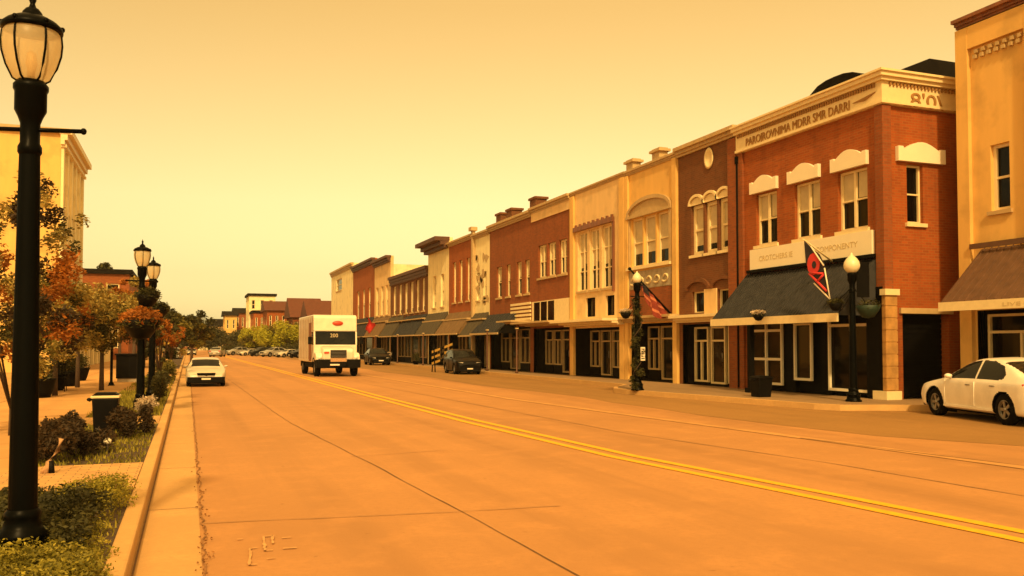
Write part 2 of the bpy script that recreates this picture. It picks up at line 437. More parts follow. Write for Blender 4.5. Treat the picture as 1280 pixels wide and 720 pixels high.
# left kerb and pavement
b = MB().box(-.52, -.37, -30, 300, -.1, .15); o = struct(b.build('kerb', 'kerb_concrete', bevel=.02))
b = MB().box(-7.3, -2.0, -30, 300, -.1, .15); struct(b.build('pavement', 'walk_concrete'))
b = MB().box(-2.0, -.52, -30, 300, -.1, .13); struct(b.build('verge', 'soil'))
b = MB().box(-30, -7.3, -30, 56, -.1, .145); struct(b.build('forecourt', 'walk_concrete'))
b = MB()
for y0, y1 in ((9.9, 12.1), (18.3, 20.0), (31, 36), (46, 60)):
    b.box(-2.0, -.52, y0, y1, .05, .155)
struct(b.build('paver_crossing', 'pavers'))
b = MB()
for i in range(40):
    y = -2+i*1.9; b.quadpts([(-7.2, y, .154), (-2.05, y, .154), (-2.05, y+.015, .154), (-7.2, y+.015, .154)])
b.quadpts([(-4.6, -5, .156), (-4.585, -5, .156), (-4.585, 90, .156), (-4.6, 90, .156)])
struct(b.build('pavement_joints', 'joint_tar'))
# right kerb with the built-out corner
kerb = [(17.9, -30), (17.9, 12), (17.6, 16.6), (16.4, 17.3), (15.45, 17.6), (15.15, 18.2), (13.95, 26.2), (14.0, 27.2), (14.6, 28.3), (15.9, 30), (16.0, 45), (16.3, 60), (16.3, 300)]
inner = [(x+.16, y) for x, y in kerb]
def poly_prism(pts, z0, z1): return MB().prism([(x, y, z0) for x, y in pts], (0, 0, z1-z0))
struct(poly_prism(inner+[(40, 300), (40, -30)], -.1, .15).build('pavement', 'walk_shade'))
b = MB()
for (p, q), (r, s) in zip(zip(kerb, kerb[1:]), zip(inner, inner[1:])):
    b.hexa([(*p, -.1), (*r, -.1), (*s, -.1), (*q, -.1), (*p, .155), (*r, .155), (*s, .155), (*q, .155)])
struct(b.build('kerb', 'kerb_concrete'))

# ------------------------------------------------------------------ façade pieces
RIGHT = Plane((XF, 0, 0), (0, 1, 0), (-1, 0, 0))
def rect(pxl, pxr, pyt, pyb, X=XF):
    """picture rectangle on the right-hand façade plane -> (u0, u1, z0, z1)"""
    pm = (pxl+pxr)/2
    return (onX(pxr, pyt, X)[0], onX(pxl, pyt, X)[0], onX(pm, pyb, X)[1], onX(pm, pyt, X)[1])
def window(parent, pl, r, frame='trim_cream', pane='glass_dark', cols=1, rows=2, fw=.06, blind=0, sill='trim_cream', hood=None, deep=.2):
    u0, u1, z0, z1 = r
    m = MB(); n0, n1 = -deep+.02, -deep+.09
    m.pbox(pl, u0, u0+fw, z0, z1, n0, n1); m.pbox(pl, u1-fw, u1, z0, z1, n0, n1)
    m.pbox(pl, u0+fw, u1-fw, z1-fw, z1, n0, n1); m.pbox(pl, u0+fw, u1-fw, z0, z0+fw, n0, n1)
    for i in range(1, cols):
        c = u0+(u1-u0)*i/cols; m.pbox(pl, c-fw*.6, c+fw*.6, z0+fw, z1-fw, n0, n1+.01)
    for i in range(1, rows):
        c = z0+(z1-z0)*i/rows; m.pbox(pl, u0+fw, u1-fw, c-fw*.35, c+fw*.35, n0+.005, n1-.01)
    w = m.build('window', frame, parent)
    p = MB().pbox(pl, u0+.01, u1-.01, z0+.01, z1-.01, -deep-.02, -deep+.01); p.build('pane', pane, w)
    if blind:
        q = MB()
        for i in range(cols):
            a = u0+(u1-u0)*i/cols+fw; c = u0+(u1-u0)*(i+1)/cols-fw
            q.pbox(pl, a, c, z1-(z1-z0)*blind*(1 if i % 2 else .9), z1-fw, -deep+.012, -deep+.018)
        q.build('blind', 'blind', w)
    if sill: MB().pbox(pl, u0-.08, u1+.08, z0-.11, z0-.005, -deep+.1, .08).build('sill', sill, w)
    if hood == 'flat': MB().pbox(pl, u0-.08, u1+.08, z1+.005, z1+.16, -.05, .06).build('lintel', sill or frame, w)
    return w
def arch_pts(pl, u0, u1, z0, rise, n, seg=12, t=0):
    c = (u0+u1)/2; h = (u1-u0)/2
    return [pl.p(c-(h+t)*math.cos(math.pi*i/seg), z0+(rise+t)*math.sin(math.pi*i/seg), n) for i in range(seg+1)]
def arch_band(m, pl, u0, u1, z0, rise, t, n0, n1, seg=12):
    A0, B0 = arch_pts(pl, u0, u1, z0, rise, n0, seg), arch_pts(pl, u0, u1, z0, rise, n0, seg, t)
    A1, B1 = arch_pts(pl, u0, u1, z0, rise, n1, seg), arch_pts(pl, u0, u1, z0, rise, n1, seg, t)
    for i in range(seg): m.hexa([A0[i], B0[i], B0[i+1], A0[i+1], A1[i], B1[i], B1[i+1], A1[i+1]])
    return m
def arch_fill(m, pl, u0, u1, z0, rise, n0, n1, seg=12):
    P = arch_pts(pl, u0, u1, z0, rise, n0, seg); return m.prism(P, pl.N*(n1-n0))
def text_on(parent, name, s, pl, u, z, width, h, mat, n=.01, th=.02, flip=-1, shear=0):
    """raised lettering, reading left to right for a viewer outside the wall"""
    cu = bpy.data.curves.new('t', 'FONT'); cu.body = s; cu.align_x = 'CENTER'; cu.extrude = .0; cu.resolution_u = 3
    o = bpy.data.objects.new('t', cu); COL.objects.link(o)
    dg = bpy.context.evaluated_depsgraph_get(); me = bpy.data.meshes.new_from_object(o.evaluated_get(dg))
    xs = [v.co.x for v in me.vertices]; ys = [v.co.y for v in me.vertices]
    sx_ = width/(max(xs)-min(xs)); sy_ = h/(max(ys)-min(ys)); cx = (max(xs)+min(xs))/2; cy = (max(ys)+min(ys))/2
    bm = bmesh.new(); bm.from_mesh(me)
    g = bmesh.ops.extrude_face_region(bm, geom=list(bm.faces))
    for v in g['geom']:
        if isinstance(v, bmesh.types.BMVert): v.co.z += 1
    m = MB(); idx = {}
    for v in bm.verts:
        idx[v.index] = len(m.v)
    bm.verts.ensure_lookup_table(); bm.verts.index_update()
    for v in bm.verts: m.v.append(tuple(pl.p(u+flip*(v.co.x-cx)*sx_, z+(v.co.y-cy)*sy_, n+(th if v.co.z > .5 else 0))))
    for f in bm.faces: m.f.append(tuple(v.index for v in f.verts)); m.m.append(0); m.sm.append(False)
    bm.free(); bpy.data.objects.remove(o); bpy.data.curves.remove(cu); bpy.data.meshes.remove(me)
    return m.build(name, mat, parent)
def awning(parent, pl, u0, u1, zt, zb, proj, mat, fmat=None, fh=.2, seams=0, side=True):
    m = MB(); P = pl.p; t = .05
    m.hexa([P(u0, zt-t, .01), P(u1, zt-t, .01), P(u1, zb-t, proj), P(u0, zb-t, proj), P(u0, zt, .01), P(u1, zt, .01), P(u1, zb, proj), P(u0, zb, proj)])
    for i in range(seams):
        c = u0+(u1-u0)*(i+.5)/seams
        m.hexa([P(c-.015, zt, .01), P(c+.015, zt, .01), P(c+.015, zb, proj), P(c-.015, zb, proj), P(c-.01, zt+.035, .01), P(c+.01, zt+.035, .01), P(c+.01, zb+.035, proj), P(c-.01, zb+.035, proj)])
    if side:
        for c in (u0, u1-.03): m.prism([P(c, zt-t-.01, .02), P(c, zb-t-.01, proj-.03), P(c, zb-t-.01, .02)], pl.U*.03)
    a = m.build('awning', mat, parent)
    if fmat:
        MB().pbox(pl, u0-.03, u1+.03, zb-fh, zb-.005, proj-.02, proj+.05).build('fascia', fmat, a)
    return a
def storefront(parent, pl, u0, u1, z1, n, door=None, frame='trim_cream', deep=.9, z0=.15, bulk=.45, trans=.6, lit=(), bulkmat='dark_wood', pane='glass_dark', fw=.07):
    """recessed shop front: n bays, one of them a door"""
    m = MB(); P = pl.p
    m.quadpts([P(u0, z0+.006, 0), P(u1, z0+.006, 0), P(u1, z0+.006, -deep), P(u0, z0+.006, -deep)])
    m.quadpts([P(u0, z1, 0), P(u1, z1, 0), P(u1, z1, -deep), P(u0, z1, -deep)])
    for u in (u0, u1): m.quadpts([P(u, z0, 0), P(u, z1, 0), P(u, z1, -deep), P(u, z0, -deep)])
    m.quadpts([P(u0, z0, -deep), P(u1, z0, -deep), P(u1, z1, -deep), P(u0, z1, -deep)])
    m.build('shop_recess', 'dark_wood', parent)
    w = (u1-u0)/n
    for i in range(n):
        a, c = u0+i*w+.09, u0+(i+1)*w-.09
        isd = (i == door)
        f = MB(); zb = z0+.06 if isd else z0+bulk
        n0, n1 = -deep+.04, -deep+.14
        f.pbox(pl, a, a+fw, zb, z1-.1, n0, n1); f.pbox(pl, c-fw, c, zb, z1-.1, n0, n1)
        f.pbox(pl, a+fw, c-fw, z1-.1-fw, z1-.1, n0, n1); f.pbox(pl, a+fw, c-fw, zb, zb+fw, n0, n1)
        f.pbox(pl, a+fw, c-fw, z1-trans-fw, z1-trans, n0, n1)
        if not isd and (c-a) > .9: f.pbox(pl, (a+c)/2-fw/2, (a+c)/2+fw/2, zb+fw, z1-trans-fw, n0, n1)
        o = f.build('shop_door' if isd else 'shop_window', frame, parent)
        MB().pbox(pl, a+.02, c-.02, zb+.02, z1-.12, -deep+.01, -deep+.05).build('pane', 'glass_warm' if i in lit else pane, o)
        if isd: MB().tube([P(a+.16, z0+.9, n1+.02), P(a+.16, z0+1.25, n1+.02)], .015, 6).build('handle', 'chrome', o)
        else: MB().pbox(pl, a, c, z0+.01, zb-.005, -deep+.03, -deep+.12).build('stall_riser', bulkmat, parent)
def shell(parent, pl, u0, u1, z1, depth, mat, holes, z0=.12, roofdrop=.5, name='wall', back=0):
    m = MB(); P = pl.p
    m.wall(pl, u0, u1, z0, z1, holes)
    zb = z1-back      # a false front stands 'back' metres above the body behind it
    for u in (u0, u1):
        m.quadpts([P(u, z0, 0), P(u, zb, 0), P(u, zb, -depth), P(u, z0, -depth)])
        if back: m.quadpts([P(u, zb, 0), P(u, z1, 0), P(u, z1, -.3), P(u, zb, -.3)])
    m.quadpts([P(u0, z0, -depth), P(u1, z0, -depth), P(u1, zb, -depth), P(u0, zb, -depth)])
    m.quadpts([P(u0, z1, 0), P(u1, z1, 0), P(u1, z1, -.3), P(u0, z1, -.3)])
    m.quadpts([P(u0, z1, -.3), P(u1, z1, -.3), P(u1, zb-roofdrop, -.3), P(u0, zb-roofdrop, -.3)])
    o = m.build(name, mat, parent, recalc=False)
    MB().pbox(pl, u0+.02, u1-.02, zb-roofdrop-.05, zb-roofdrop, -depth+.02, -.302).build('roof', 'roof_dark', parent)
    return o
def cornice(parent, pl, u0, u1, z, h, proj, mat, dent=0, dmat=None, name='cornice'):
    m = MB()
    m.pbox(pl, u0, u1, z-h, z-h*.72, .003, proj*.35); m.pbox(pl, u0, u1, z-h*.72, z-h*.35, .003, proj*.6); m.pbox(pl, u0-.02, u1+.02, z-h*.35, z+.02, -.05, proj)
    o = m.build(name, mat, parent)
    if dent:
        q = MB(); k = int((u1-u0)/dent)
        for i in range(k):
            c = u0+(i+.5)*(u1-u0)/k; q.pbox(pl, c-dent*.28, c+dent*.28, z-h*1.16, z-h*.98, .003, proj*.5)
        q.build('dentils', dmat or mat, o)
    return o
def topz(px, py, X=XF): return onX(px, py, X)[1]
def yat(px, X=XF): return onX(px, 400, X)[0]
ROW = 'buildings in the row on the right side of the street'
EDGE = [1107, 925, 849, 783, 714, 665, 612, 592, 561, 535, 488, 468, 441, 414]
UY = [yat(e) for e in EDGE]
def bld(i, name, label, mat_z=None):
    u0, u1 = UY[i]+.01, UY[i+1]-.01
    return thing(name, label, 'building', (XF, (u0+u1)/2, .12), ROW), u0, u1

# ---- A: corner red brick building
A, a0, a1 = bld(0, 'corner_building', 'red brick corner building with a cream lettered cornice, white window hoods and large dark awning')
zA = topz(1103, 86, 18.0); zAb = topz(1102, 131)
DEP = 13.0
SIDE = Plane((0, a0, 0), (1, 0, 0), (0, -1, 0))
wins = [rect(945, 971, 240, 305), rect(993, 1025, 227, 297), rect(1047, 1084, 213, 287)]
hoods = [rect(940, 973, 221, 240), rect(987, 1026, 207, 231), rect(1041, 1086, 190, 215)]
zw0 = min(w[2] for w in wins); zw1 = sum(w[3] for w in wins)/3
wins = [(w[0], w[1], (w[2]+zw0)/2, zw1) for w in wins]
zsign0, zsign1 = topz(1090, 318), topz(1090, 288)
zst = topz(1060, 392, 18.2)
def yr(px, X): return onX(px, 400, X)[0]
shopA = (yr(1098, XF), yr(936, XF), .15, zsign0-1.0)
shopz = 3.0
m = MB(); m.wall(RIGHT, a0, a1, .12, zAb+.01, [tuple(w) for w in wins]+[(shopA[0], shopA[1], .15, shopz)])
sx0, sz = onY(1133, 205, a0); sx1, _ = onY(1153, 205, a0); _, sz0 = onY(1143, 279, a0)
dx0 = onY(1128, 400, a0)[0]; dx1, dz1 = onY(1186, 393, a0)
m.wall(SIDE, XF, XF+DEP, .12, zAb+.01, [(sx0, sx1, sz0, sz), (dx0, dx1, .15, dz1)], depth=.3)
m.quadpts([(XF, a1, .12), (XF+DEP, a1, .12), (XF+DEP, a1, zAb), (XF, a1, zAb)])
m.quadpts([(XF+DEP, a0, .12), (XF+DEP, a1, .12), (XF+DEP, a1, zAb), (XF+DEP, a0, zAb)])
m.build('wall', 'brick_red', A, recalc=False)
# corner pier and left pilaster
MB().box(XF-.09, XF+.22, a0-.09, a0+.22, .15, zAb-.01).build('pilaster', 'brick_rust', A)
MB().box(XF-.09, XF-.003, a1-.32, a1-.02, .15, zAb-.01).build('pilaster', 'brick_rust', A)
# cream parapet band wrapping the corner
m = MB()
m.box(XF-.12, XF+.3, a0-.12, a1, zAb, zA-.28)
m.box(XF+.3, XF+DEP, a0-.12, a0+.25, zAb, zA-.28)
m.box(XF-.16, XF+.3, a0-.16, a1+.01, zAb+.02, zAb+.10); m.box(XF+.3, XF+DEP, a0-.16, a0-.12, zAb+.02, zAb+.10)
m.box(XF-.22, XF+.3, a0-.22, a1+.02, zA-.28, zA-.18); m.box(XF+.3, XF+DEP, a0-.22, a0+.25, zA-.28, zA-.18)
m.box(XF-.30, XF+.3, a0-.30, a1+.04, zA-.18, zA-.06); m.box(XF+.3, XF+DEP, a0-.30, a0+.25, zA-.18, zA-.06)
m.box(XF-.36, XF+.3, a0-.36, a1+.05, zA-.06, zA); m.box(XF+.3, XF+DEP, a0-.36, a0+.25, zA-.06, zA)
m.mi = 1; k = 64
for i in range(k):
    c = a0+.1+(a1-a0-.2)*(i+.5)/k; m.box(XF-.17, XF-.121, c-.028, c+.028, zA-.40, zA-.30)
for i in range(100):
    c = XF+.1+(DEP-.2)*(i+.5)/100; m.box(c-.03, c+.03, a0-.17, a0-.121, zA-.40, zA-.30)
band = m.build('cornice', ['trim_cream', 'lettering'], A)
def glyph_band():
    u = (yr(935, 18.08)+yr(1066, 18.08))/2; w = yr(935, 18.08)-yr(1066, 18.08)
    zc = (zAb+zA-.3)/2+.05
    text_on(A, 'lettering', "PAROJROVNIMA MDRR SMR DARRJ", Plane((XF-.12, 0, 0), (0, 1, 0), (-1, 0, 0)), u, zc-.13, w, .36, 'lettering', .0, .03)
    P2 = Plane((0, a0-.12, 0), (1, 0, 0), (0, -1, 0))
    xa = onY(1137, 120, a0-.12)[0]; xb = onY(1179, 120, a0-.12)[0]
    text_on(A, 'lettering', "8'0\\", P2, (xa+xb)/2, zc-.15, xb-xa-.05, .42, 'lettering', .0, .03, flip=1)
    for x0 in (onY(1129, 120, a0-.12)[0], onY(1191, 120, a0-.12)[0]):
        MB().prism([P2.p(x0, zc-.36, .0), P2.p(x0+.28, zc-.36, .0), P2.p(x0+.28, zc-.24, .0)], P2.N*.03).build('ornament', 'lettering', A)
    ue = yr(1070, 18.08); m = MB(); m.prism([(XF-.12, ue, zc-.08), (XF-.12, ue-.9, zc+.02), (XF-.12, ue-.5, zc-.13)], (-.03, 0, 0))
    m.build('ornament', 'lettering', A)
glyph_band()
for w in wins: window(A, RIGHT, w, cols=2, rows=2, blind=.52, fw=.07)
def hood(parent, pl, u0, u1, z0, z1):
    m = MB(); w = u1-u0; c = (u0+u1)/2; P = [(u0, z0), (u1, z0), (u1, z0+(z1-z0)*.72), (u1-w*.10, z0+(z1-z0)*.72), (u1-w*.12, z0+(z1-z0)*.6)]
    for i in range(9):
        t = i/8; P.append((u1-w*.14-(w*.72)*t, z0+(z1-z0)*(.62+.38*math.sin(math.pi*t))))
    P += [(u0+w*.12, z0+(z1-z0)*.6), (u0+w*.10, z0+(z1-z0)*.72), (u0, z0+(z1-z0)*.72)]
    m.prism([pl.p(u, z, .003) for u, z in P], pl.N*.12)
    return m.build('window_hood', 'moon_white', parent)
for (u0, u1, z0, z1), w in zip(hoods, wins): hood(A, RIGHT, u0, u1, w[3]+.04, w[3]+.04+.56)
window(A, SIDE, (sx0, sx1, sz0, sz), cols=1, rows=2, deep=.2, fw=.06)
hx0, hz1 = onY(1119, 184, a0); hx1, hz0 = onY(1178, 206, a0); hood(A, SIDE, hx0, hx1, hz0-.02, hz0+.56)
# side door opening: dark recess with a roller door
m = MB()
m.quadpts([SIDE.p(dx0, .16, -.3), SIDE.p(dx1, .16, -.3), SIDE.p(dx1, dz1, -.3), SIDE.p(dx0, dz1, -.3)])
for i in range(16): m.pbox(SIDE, dx0, dx1, .2+i*.15, .2+i*.15+.12, -.298, -.27)
m.build('roller_door', 'dark_paint', A)
MB().pbox(SIDE, dx0-.12, dx1+.1, dz1+.005, dz1+.16, .003, .08).build('door_lintel', 'trim_tan', A)
# quoined stone pier at the corner, ground floor
qx0 = XF-.16
m = MB()
m.box(XF-.13, XF+.26, a0-.15, a0-.02, .40, 3.04)
for i in range(8): m.box(XF-.145, XF+.275, a0-.165, a0-.03, .42+i*.335, .42+i*.335+.30)
m.build('stone_pier', 'pier_stone', A)
MB().box(XF-.10, XF-.004, a0-.015, a0+.62, .152, 3.3).build('shop_pilaster', 'dark_paint', A)
MB().box(XF-.20, XF+.32, a0-.22, a0-.01, 3.05, 3.22).build('pier_cap', 'trim_cream', A)
MB().box(XF-.20, XF+.34, a0-.22, a0+.30, .152, .39).build('pier_foot', 'trim_cream', A)
# sign panels
su0, su1, sum_ = yr(1090, 18.05), yr(937, 18.05), yr(1005, 18.05)
for (p, q, tx) in ((sum_+.01, su1, "CROTCHERS IE"), (su0, sum_-.01, "COMPONENTY")):
    s_ = MB().pbox(RIGHT, p, q, zsign0, zsign1, .01, .12).build('sign_panel', 'moon_white', A)
    text_on(s_, 'lettering', tx, RIGHT, (p+q)/2, (zsign0+zsign1)/2, (q-p)*.62, .17, 'lettering_faint', .12, .008)
MB().pbox(RIGHT, su0-.1, su1+.1, zsign0-.11, zsign0-.01, .005, .2).build('sign_ledge', 'dark_paint', A)
zbA = onX(890, 399, 16.75)[1]
awn = awning(A, RIGHT, a0+.25, yr(890, 16.75), zsign0-.12, zbA, 1.45, 'awning_dark', 'trim_cream', .24, seams=44)
# shop front: dark piers with narrow cream framed lights
m = MB()
def pier(px0, px1, n0, n1, z1=shopz, z0=.15): m.pbox(RIGHT, yr(px1, XF), yr(px0, XF), z0, z1, n0, n1)
D = .22
m.pbox(RIGHT, shopA[0], shopA[1], .152, shopz, -D-.05, -D)
m.pbox(RIGHT, shopA[0], shopA[1], shopz, shopz+.04, -D, -.005)
for u in (shopA[0], shopA[1]-.04): m.pbox(RIGHT, u, u+.04, .152, shopz, -D, -.005)
for a_, b_ in ((925, 939), (980, 992), (1024, 1037)): pier(a_, b_, -D+.003, -.05)
m.build('shop_front', 'dark_paint', A)
def light(pxl, pxr, z0, z1, cols, bars, pane='glass_dark', name='shop_window', X=XF+.04, fw=.06):
    pl = Plane((X, 0, 0), (0, 1, 0), (-1, 0, 0)); u0, u1 = yr(pxr, X), yr(pxl, X)
    f = MB(); f.pbox(pl, u0, u0+fw, z0, z1, 0, .08); f.pbox(pl, u1-fw, u1, z0, z1, 0, .08); f.pbox(pl, u0+fw, u1-fw, z1-fw, z1, 0, .08); f.pbox(pl, u0+fw, u1-fw, z0, z0+fw*1.3, 0, .08)
    for i in range(1, cols): c = u0+(u1-u0)*i/cols; f.pbox(pl, c-fw/2, c+fw/2, z0+fw, z1-fw, 0, .085)
    for zb in bars: f.pbox(pl, u0+fw, u1-fw, zb-fw*.7, zb+fw*.7, .002, .075)
    o = f.build(name, 'moon_white', A); MB().pbox(pl, u0+.01, u1-.01, z0+.01, z1-.01, -.06, -.01).build('pane', pane, o); return o
m = MB()
m.tube([(XF-.08, a1-.02, .2), (XF-.08, a1-.02, zAb-.1)], .05, 8); m.box(XF-.14, XF-.01, a1-.09, a1+.05, zAb-.35, zAb-.1); m.build('drainpipe', 'dark_paint', A)
light(940, 979, .35, 2.65, 2, (2.15, 1.2), 'glass_warm')
light(994, 1016, .55, 2.35, 1, ())
light(1037, 1095, .30, 2.80, 2, (2.25,))
MB().pbox(RIGHT, yr(979, XF), yr(940, XF), 2.66, 2.98, -.12, -.06).build('sign_board', 'wood_door', A)
MB().pbox(RIGHT, yr(1024, XF), yr(992, XF), 2.36, 2.98, -.12, -.06).build('sign_board', 'wood_door', A)
# dark curved roofs behind the parapet
m = MB(); zr = zA-1.2
Xr = 20.2
pts = []
ua, ub = yr(985, Xr), yr(1120, Xr); zt = onX(1035, 99, Xr)[1]
for i in range(13):
    t = i/12; pts.append((Xr, ub+(ua-ub)*t, zr+(zt-zr)*(1-abs(2*t-1)**3.0)))
m.prism([(Xr, ub, zr-.5)]+pts+[(Xr, ua, zr-.5)], (3.0, 0, 0)); m.build('raised_roof', 'roof_dark', A)
m = MB(); Yr = a0+2.2
xa = onY(1131, 92, Yr)[0]; xt, zt2 = onY(1162, 73, Yr); xb = xt+6
m.hexa([(xa-.3, Yr-.2, zA-.5), (xb, Yr-.2, zA-.5), (xb, Yr+3.5, zA-.5), (xa-.3, Yr+3.5, zA-.5), (xt, Yr, zt2), (xb-.8, Yr, zt2), (xb-.8, Yr+3, zt2), (xt, Yr+3, zt2)])
m.build('raised_roof', 'roof_dark', A)
MB().box(XF+.3, XF+DEP-.02, a0+.25, a1-.02, zAb-.1, zAb).build('roof', 'roof_dark', A)

# ---- B: dark brown brick with arched windows
Bd, b0, b1 = bld(1, 'brown_building', 'dark brown brick building with three arched cream windows and a round medallion')
zt = topz(887, 172)
ws = [rect(864, 879, 248, 318), rect(881, 896, 243, 316), rect(898, 914, 238, 312)]
lw = [rect(865, 881, 364, 392), rect(897, 914, 361, 388)]
zz0 = (lw[0][2]+lw[1][2])/2; zz1 = (lw[0][3]+lw[1][3])/2
lw = [(w[0], w[1], zz0, zz1) for w in lw]
w0, w1 = sum(w[2] for w in ws)/3, sum(w[3] for w in ws)/3; ws = [(w[0], w[1], w0, w1-.25) for w in ws]
belt = topz(870, 397)
shell(Bd, RIGHT, b0, b1, zt, 12, 'brick_dark', ws+lw+[(b0+.35, b1-.25, .15, belt-.25)])
for w in ws:
    o = window(Bd, RIGHT, w, cols=1, rows=2, blind=.9, fw=.13)
    m = arch_fill(MB(), RIGHT, w[0], w[1], w[3]+.003, .28, -.04, .02); arch_band(m, RIGHT, w[0]-.02, w[1]+.02, w[3]+.003, .30, .10, .003, .09); m.build('arch', 'trim_cream', o)
m = MB(); cu, cz = onX(887, 198, XF)
m.lathe([(.001, 0), (.26, 0), (.30, .05), (.22, .06), (.2, .03), (.001, .03)], (0, 0, 0), 20, 'x')
m.v = [(XF-.005-x, y+cu, z*1.35+cz) for x, y, z in m.v]; m.build('medallion', 'trim_cream', Bd)
for w in lw: window(Bd, RIGHT, w, cols=1, rows=1, sill=None, fw=.05)
m = MB().pbox(RIGHT, lw[1][1]+.02, lw[0][0]-.02, zz0-.05, zz1+.05, .004, .05)
m.build('infill_panel', 'stucco_peach', Bd)
m = MB()
for w in lw: arch_band(m, RIGHT, w[0]-.25, w[1]+.25, zz1+.06, .30, .16, .004, .09)
m.build('brick_arches', 'brick_dark', Bd)
cornice(Bd, RIGHT, b0, b1, zt+.02, .35, .25, 'trim_tan', 0)
cornice(Bd, RIGHT, b0, b1, belt+.08, .26, .5, 'trim_cream', name='belt_cornice')
MB().pbox(RIGHT, b0+.003, b0+.5, .15, zt-.4, .004, .12).build('pilaster', 'brick_rust', Bd)
storefront(Bd, RIGHT, b0+.35, b1-.25, belt-.25, 3, 1, lit=(1,), deep=.6, bulk=.1)

# ---- C: beige with the wide arched window
C_, c0, c1 = bld(2, 'arched_building', 'beige stucco building with one wide arched three-light window and two block caps on its parapet')
zt = topz(816, 203)
wz0, wz1 = topz(814, 331), topz(814, 268); wu0, wu1 = yr(838, XF), yr(789, XF)
belt = topz(816, 398)
k = (wu1-wu0)/3
ws = [(wu0+k*i+.05, wu0+k*(i+1)-.05, wz0, wz1) for i in range(3)]
shell(C_, RIGHT, c0, c1, zt, 12, 'stucco_orange', ws+[(c0+.45, c1-.45, .15, belt-.2)])
for w in ws: window(C_, RIGHT, w, cols=1, rows=2, blind=.8, fw=.09, sill=None)
m = MB(); arch_band(m, RIGHT, wu0-.1, wu1+.1, wz1+.12, .55, .16, .004, .12); m.pbox(RIGHT, wu0-.26, wu1+.26, wz1+.02, wz1+.12, .004, .14)
m.pbox(RIGHT, wu0-.24, wu0-.02, wz0, wz1+.018, .004, .075); m.pbox(RIGHT, wu1+.02, wu1+.24, wz0, wz1+.018, .004, .075); m.build('window_arch', 'trim_tan', C_)
m = arch_fill(MB(), RIGHT, wu0-.1, wu1+.1, wz1+.121, .55, .003, .03); m.build('tympanum', 'trim_tan', C_)
MB().pbox(RIGHT, wu0-.2, wu1+.2, wz0-.12, wz0, .004, .16).build('sill', 'trim_cream', C_)
# relief panel below the window
m = MB(); pz1 = wz0-.2; pz0 = wz0-.95; m.pbox(RIGHT, wu0-.15, wu1+.15, pz0, pz1, .004, .04); o = m.build('relief_panel', 'stone_grey', C_)
m = MB()
for j in range(5):
    uc = wu0+.3+j*(wu1-wu0-.6)/4; m.tube([RIGHT.p(uc+.28*math.cos(a_*.7)*(.4+a_*.08), pz0+.36+.2*math.sin(a_*.7)*(.4+a_*.08), .06) for a_ in range(9)], .04, 6)
m.build('scrollwork', 'trim_cream', o)
MB().pbox(RIGHT, wu0-.15, wu1+.15, belt+.12, pz0-.02, .004, .03).build('lower_panel', 'brick_rust', C_)
cornice(C_, RIGHT, c0, c1, zt+.02, .2, .14, 'trim_tan'); cornice(C_, RIGHT, c0, c1, belt+.1, .25, .45, 'trim_tan', name='belt_cornice')
for px in (789, 822):
    u = yr(px, XF); MB().box(XF-.05, XF+.35, u-.3, u+.3, zt+.025, zt+.36).box(XF-.13, XF+.43, u-.42, u+.42, zt+.36, zt+.46).box(XF-.05, XF+.35, u-.32, u+.32, zt+.46, zt+.52).build('parapet_cap', 'trim_tan', C_)
m = MB()
for c in (c0+.02, c1-.32): m.pbox(RIGHT, c, c+.3, .152, zt-.2, .003, .11)
m.build('pilaster', 'stucco_orange', C_)
storefront(C_, RIGHT, c0+.45, c1-.45, belt-.2, 3, 1, frame='trim_tan', deep=.9)

# ---- D: beige plain
Dd, d0, d1 = bld(3, 'beige_building', 'pale orange stucco building with three tall windows above two square black openings')
zt = topz(748, 229)
ws = [rect(722, 734, 289, 365), rect(737, 749, 286, 362), rect(752, 765, 283, 358)]
w0, w1 = sum(w[2] for w in ws)/3, sum(w[3] for w in ws)/3; ws = [(w[0], w[1], w0, w1) for w in ws]
lw = [rect(732, 744, 372, 396), rect(757, 768, 369, 394)]; z0_, z1_ = lw[0][2], lw[0][3]; lw = [(w[0], w[1], z0_, z1_) for w in lw]
belt = topz(748, 403)
shell(Dd, RIGHT, d0, d1, zt, 12, 'stucco_peach', ws+lw+[(d0+.3, d1-.5, .15, belt-.25)])
for w in ws: window(Dd, RIGHT, w, cols=2, rows=3, blind=.6, fw=.07, sill='trim_tan')
for w in lw: window(Dd, RIGHT, w, frame='dark_paint', cols=1, rows=1, sill=None)
m = MB().pbox(RIGHT, ws[2][0]-.25, ws[0][1]+.25, w1+.08, w1+.3, .004, .16)
for i in range(9): c = ws[2][0]-.1+i*(ws[0][1]-ws[2][0]+.2)/8; m.pbox(RIGHT, c-.06, c+.06, w1+.3, w1+.42, .004, .1)
m.pbox(RIGHT, ws[2][0]-.28, ws[2][0]-.12, w0-.2, w1+.08, .004, .08); m.build('window_hood', 'wood_door', Dd)
cornice(Dd, RIGHT, d0, d1, zt+.02, .16, .12, 'trim_tan'); cornice(Dd, RIGHT, d0, d1, belt+.1, .26, 1.2, 'trim_cream', name='belt_cornice')
m = MB()
for c in (d0+.02, d1-.5): m.pbox(RIGHT, c, c+.42, .152, zt-.2, .003, .12)
m.build('pilaster', 'stucco_orange', Dd)
storefront(Dd, RIGHT, d0+.46, d1-.52, belt-.25, 4, 2, frame='trim_tan', deep=.9)

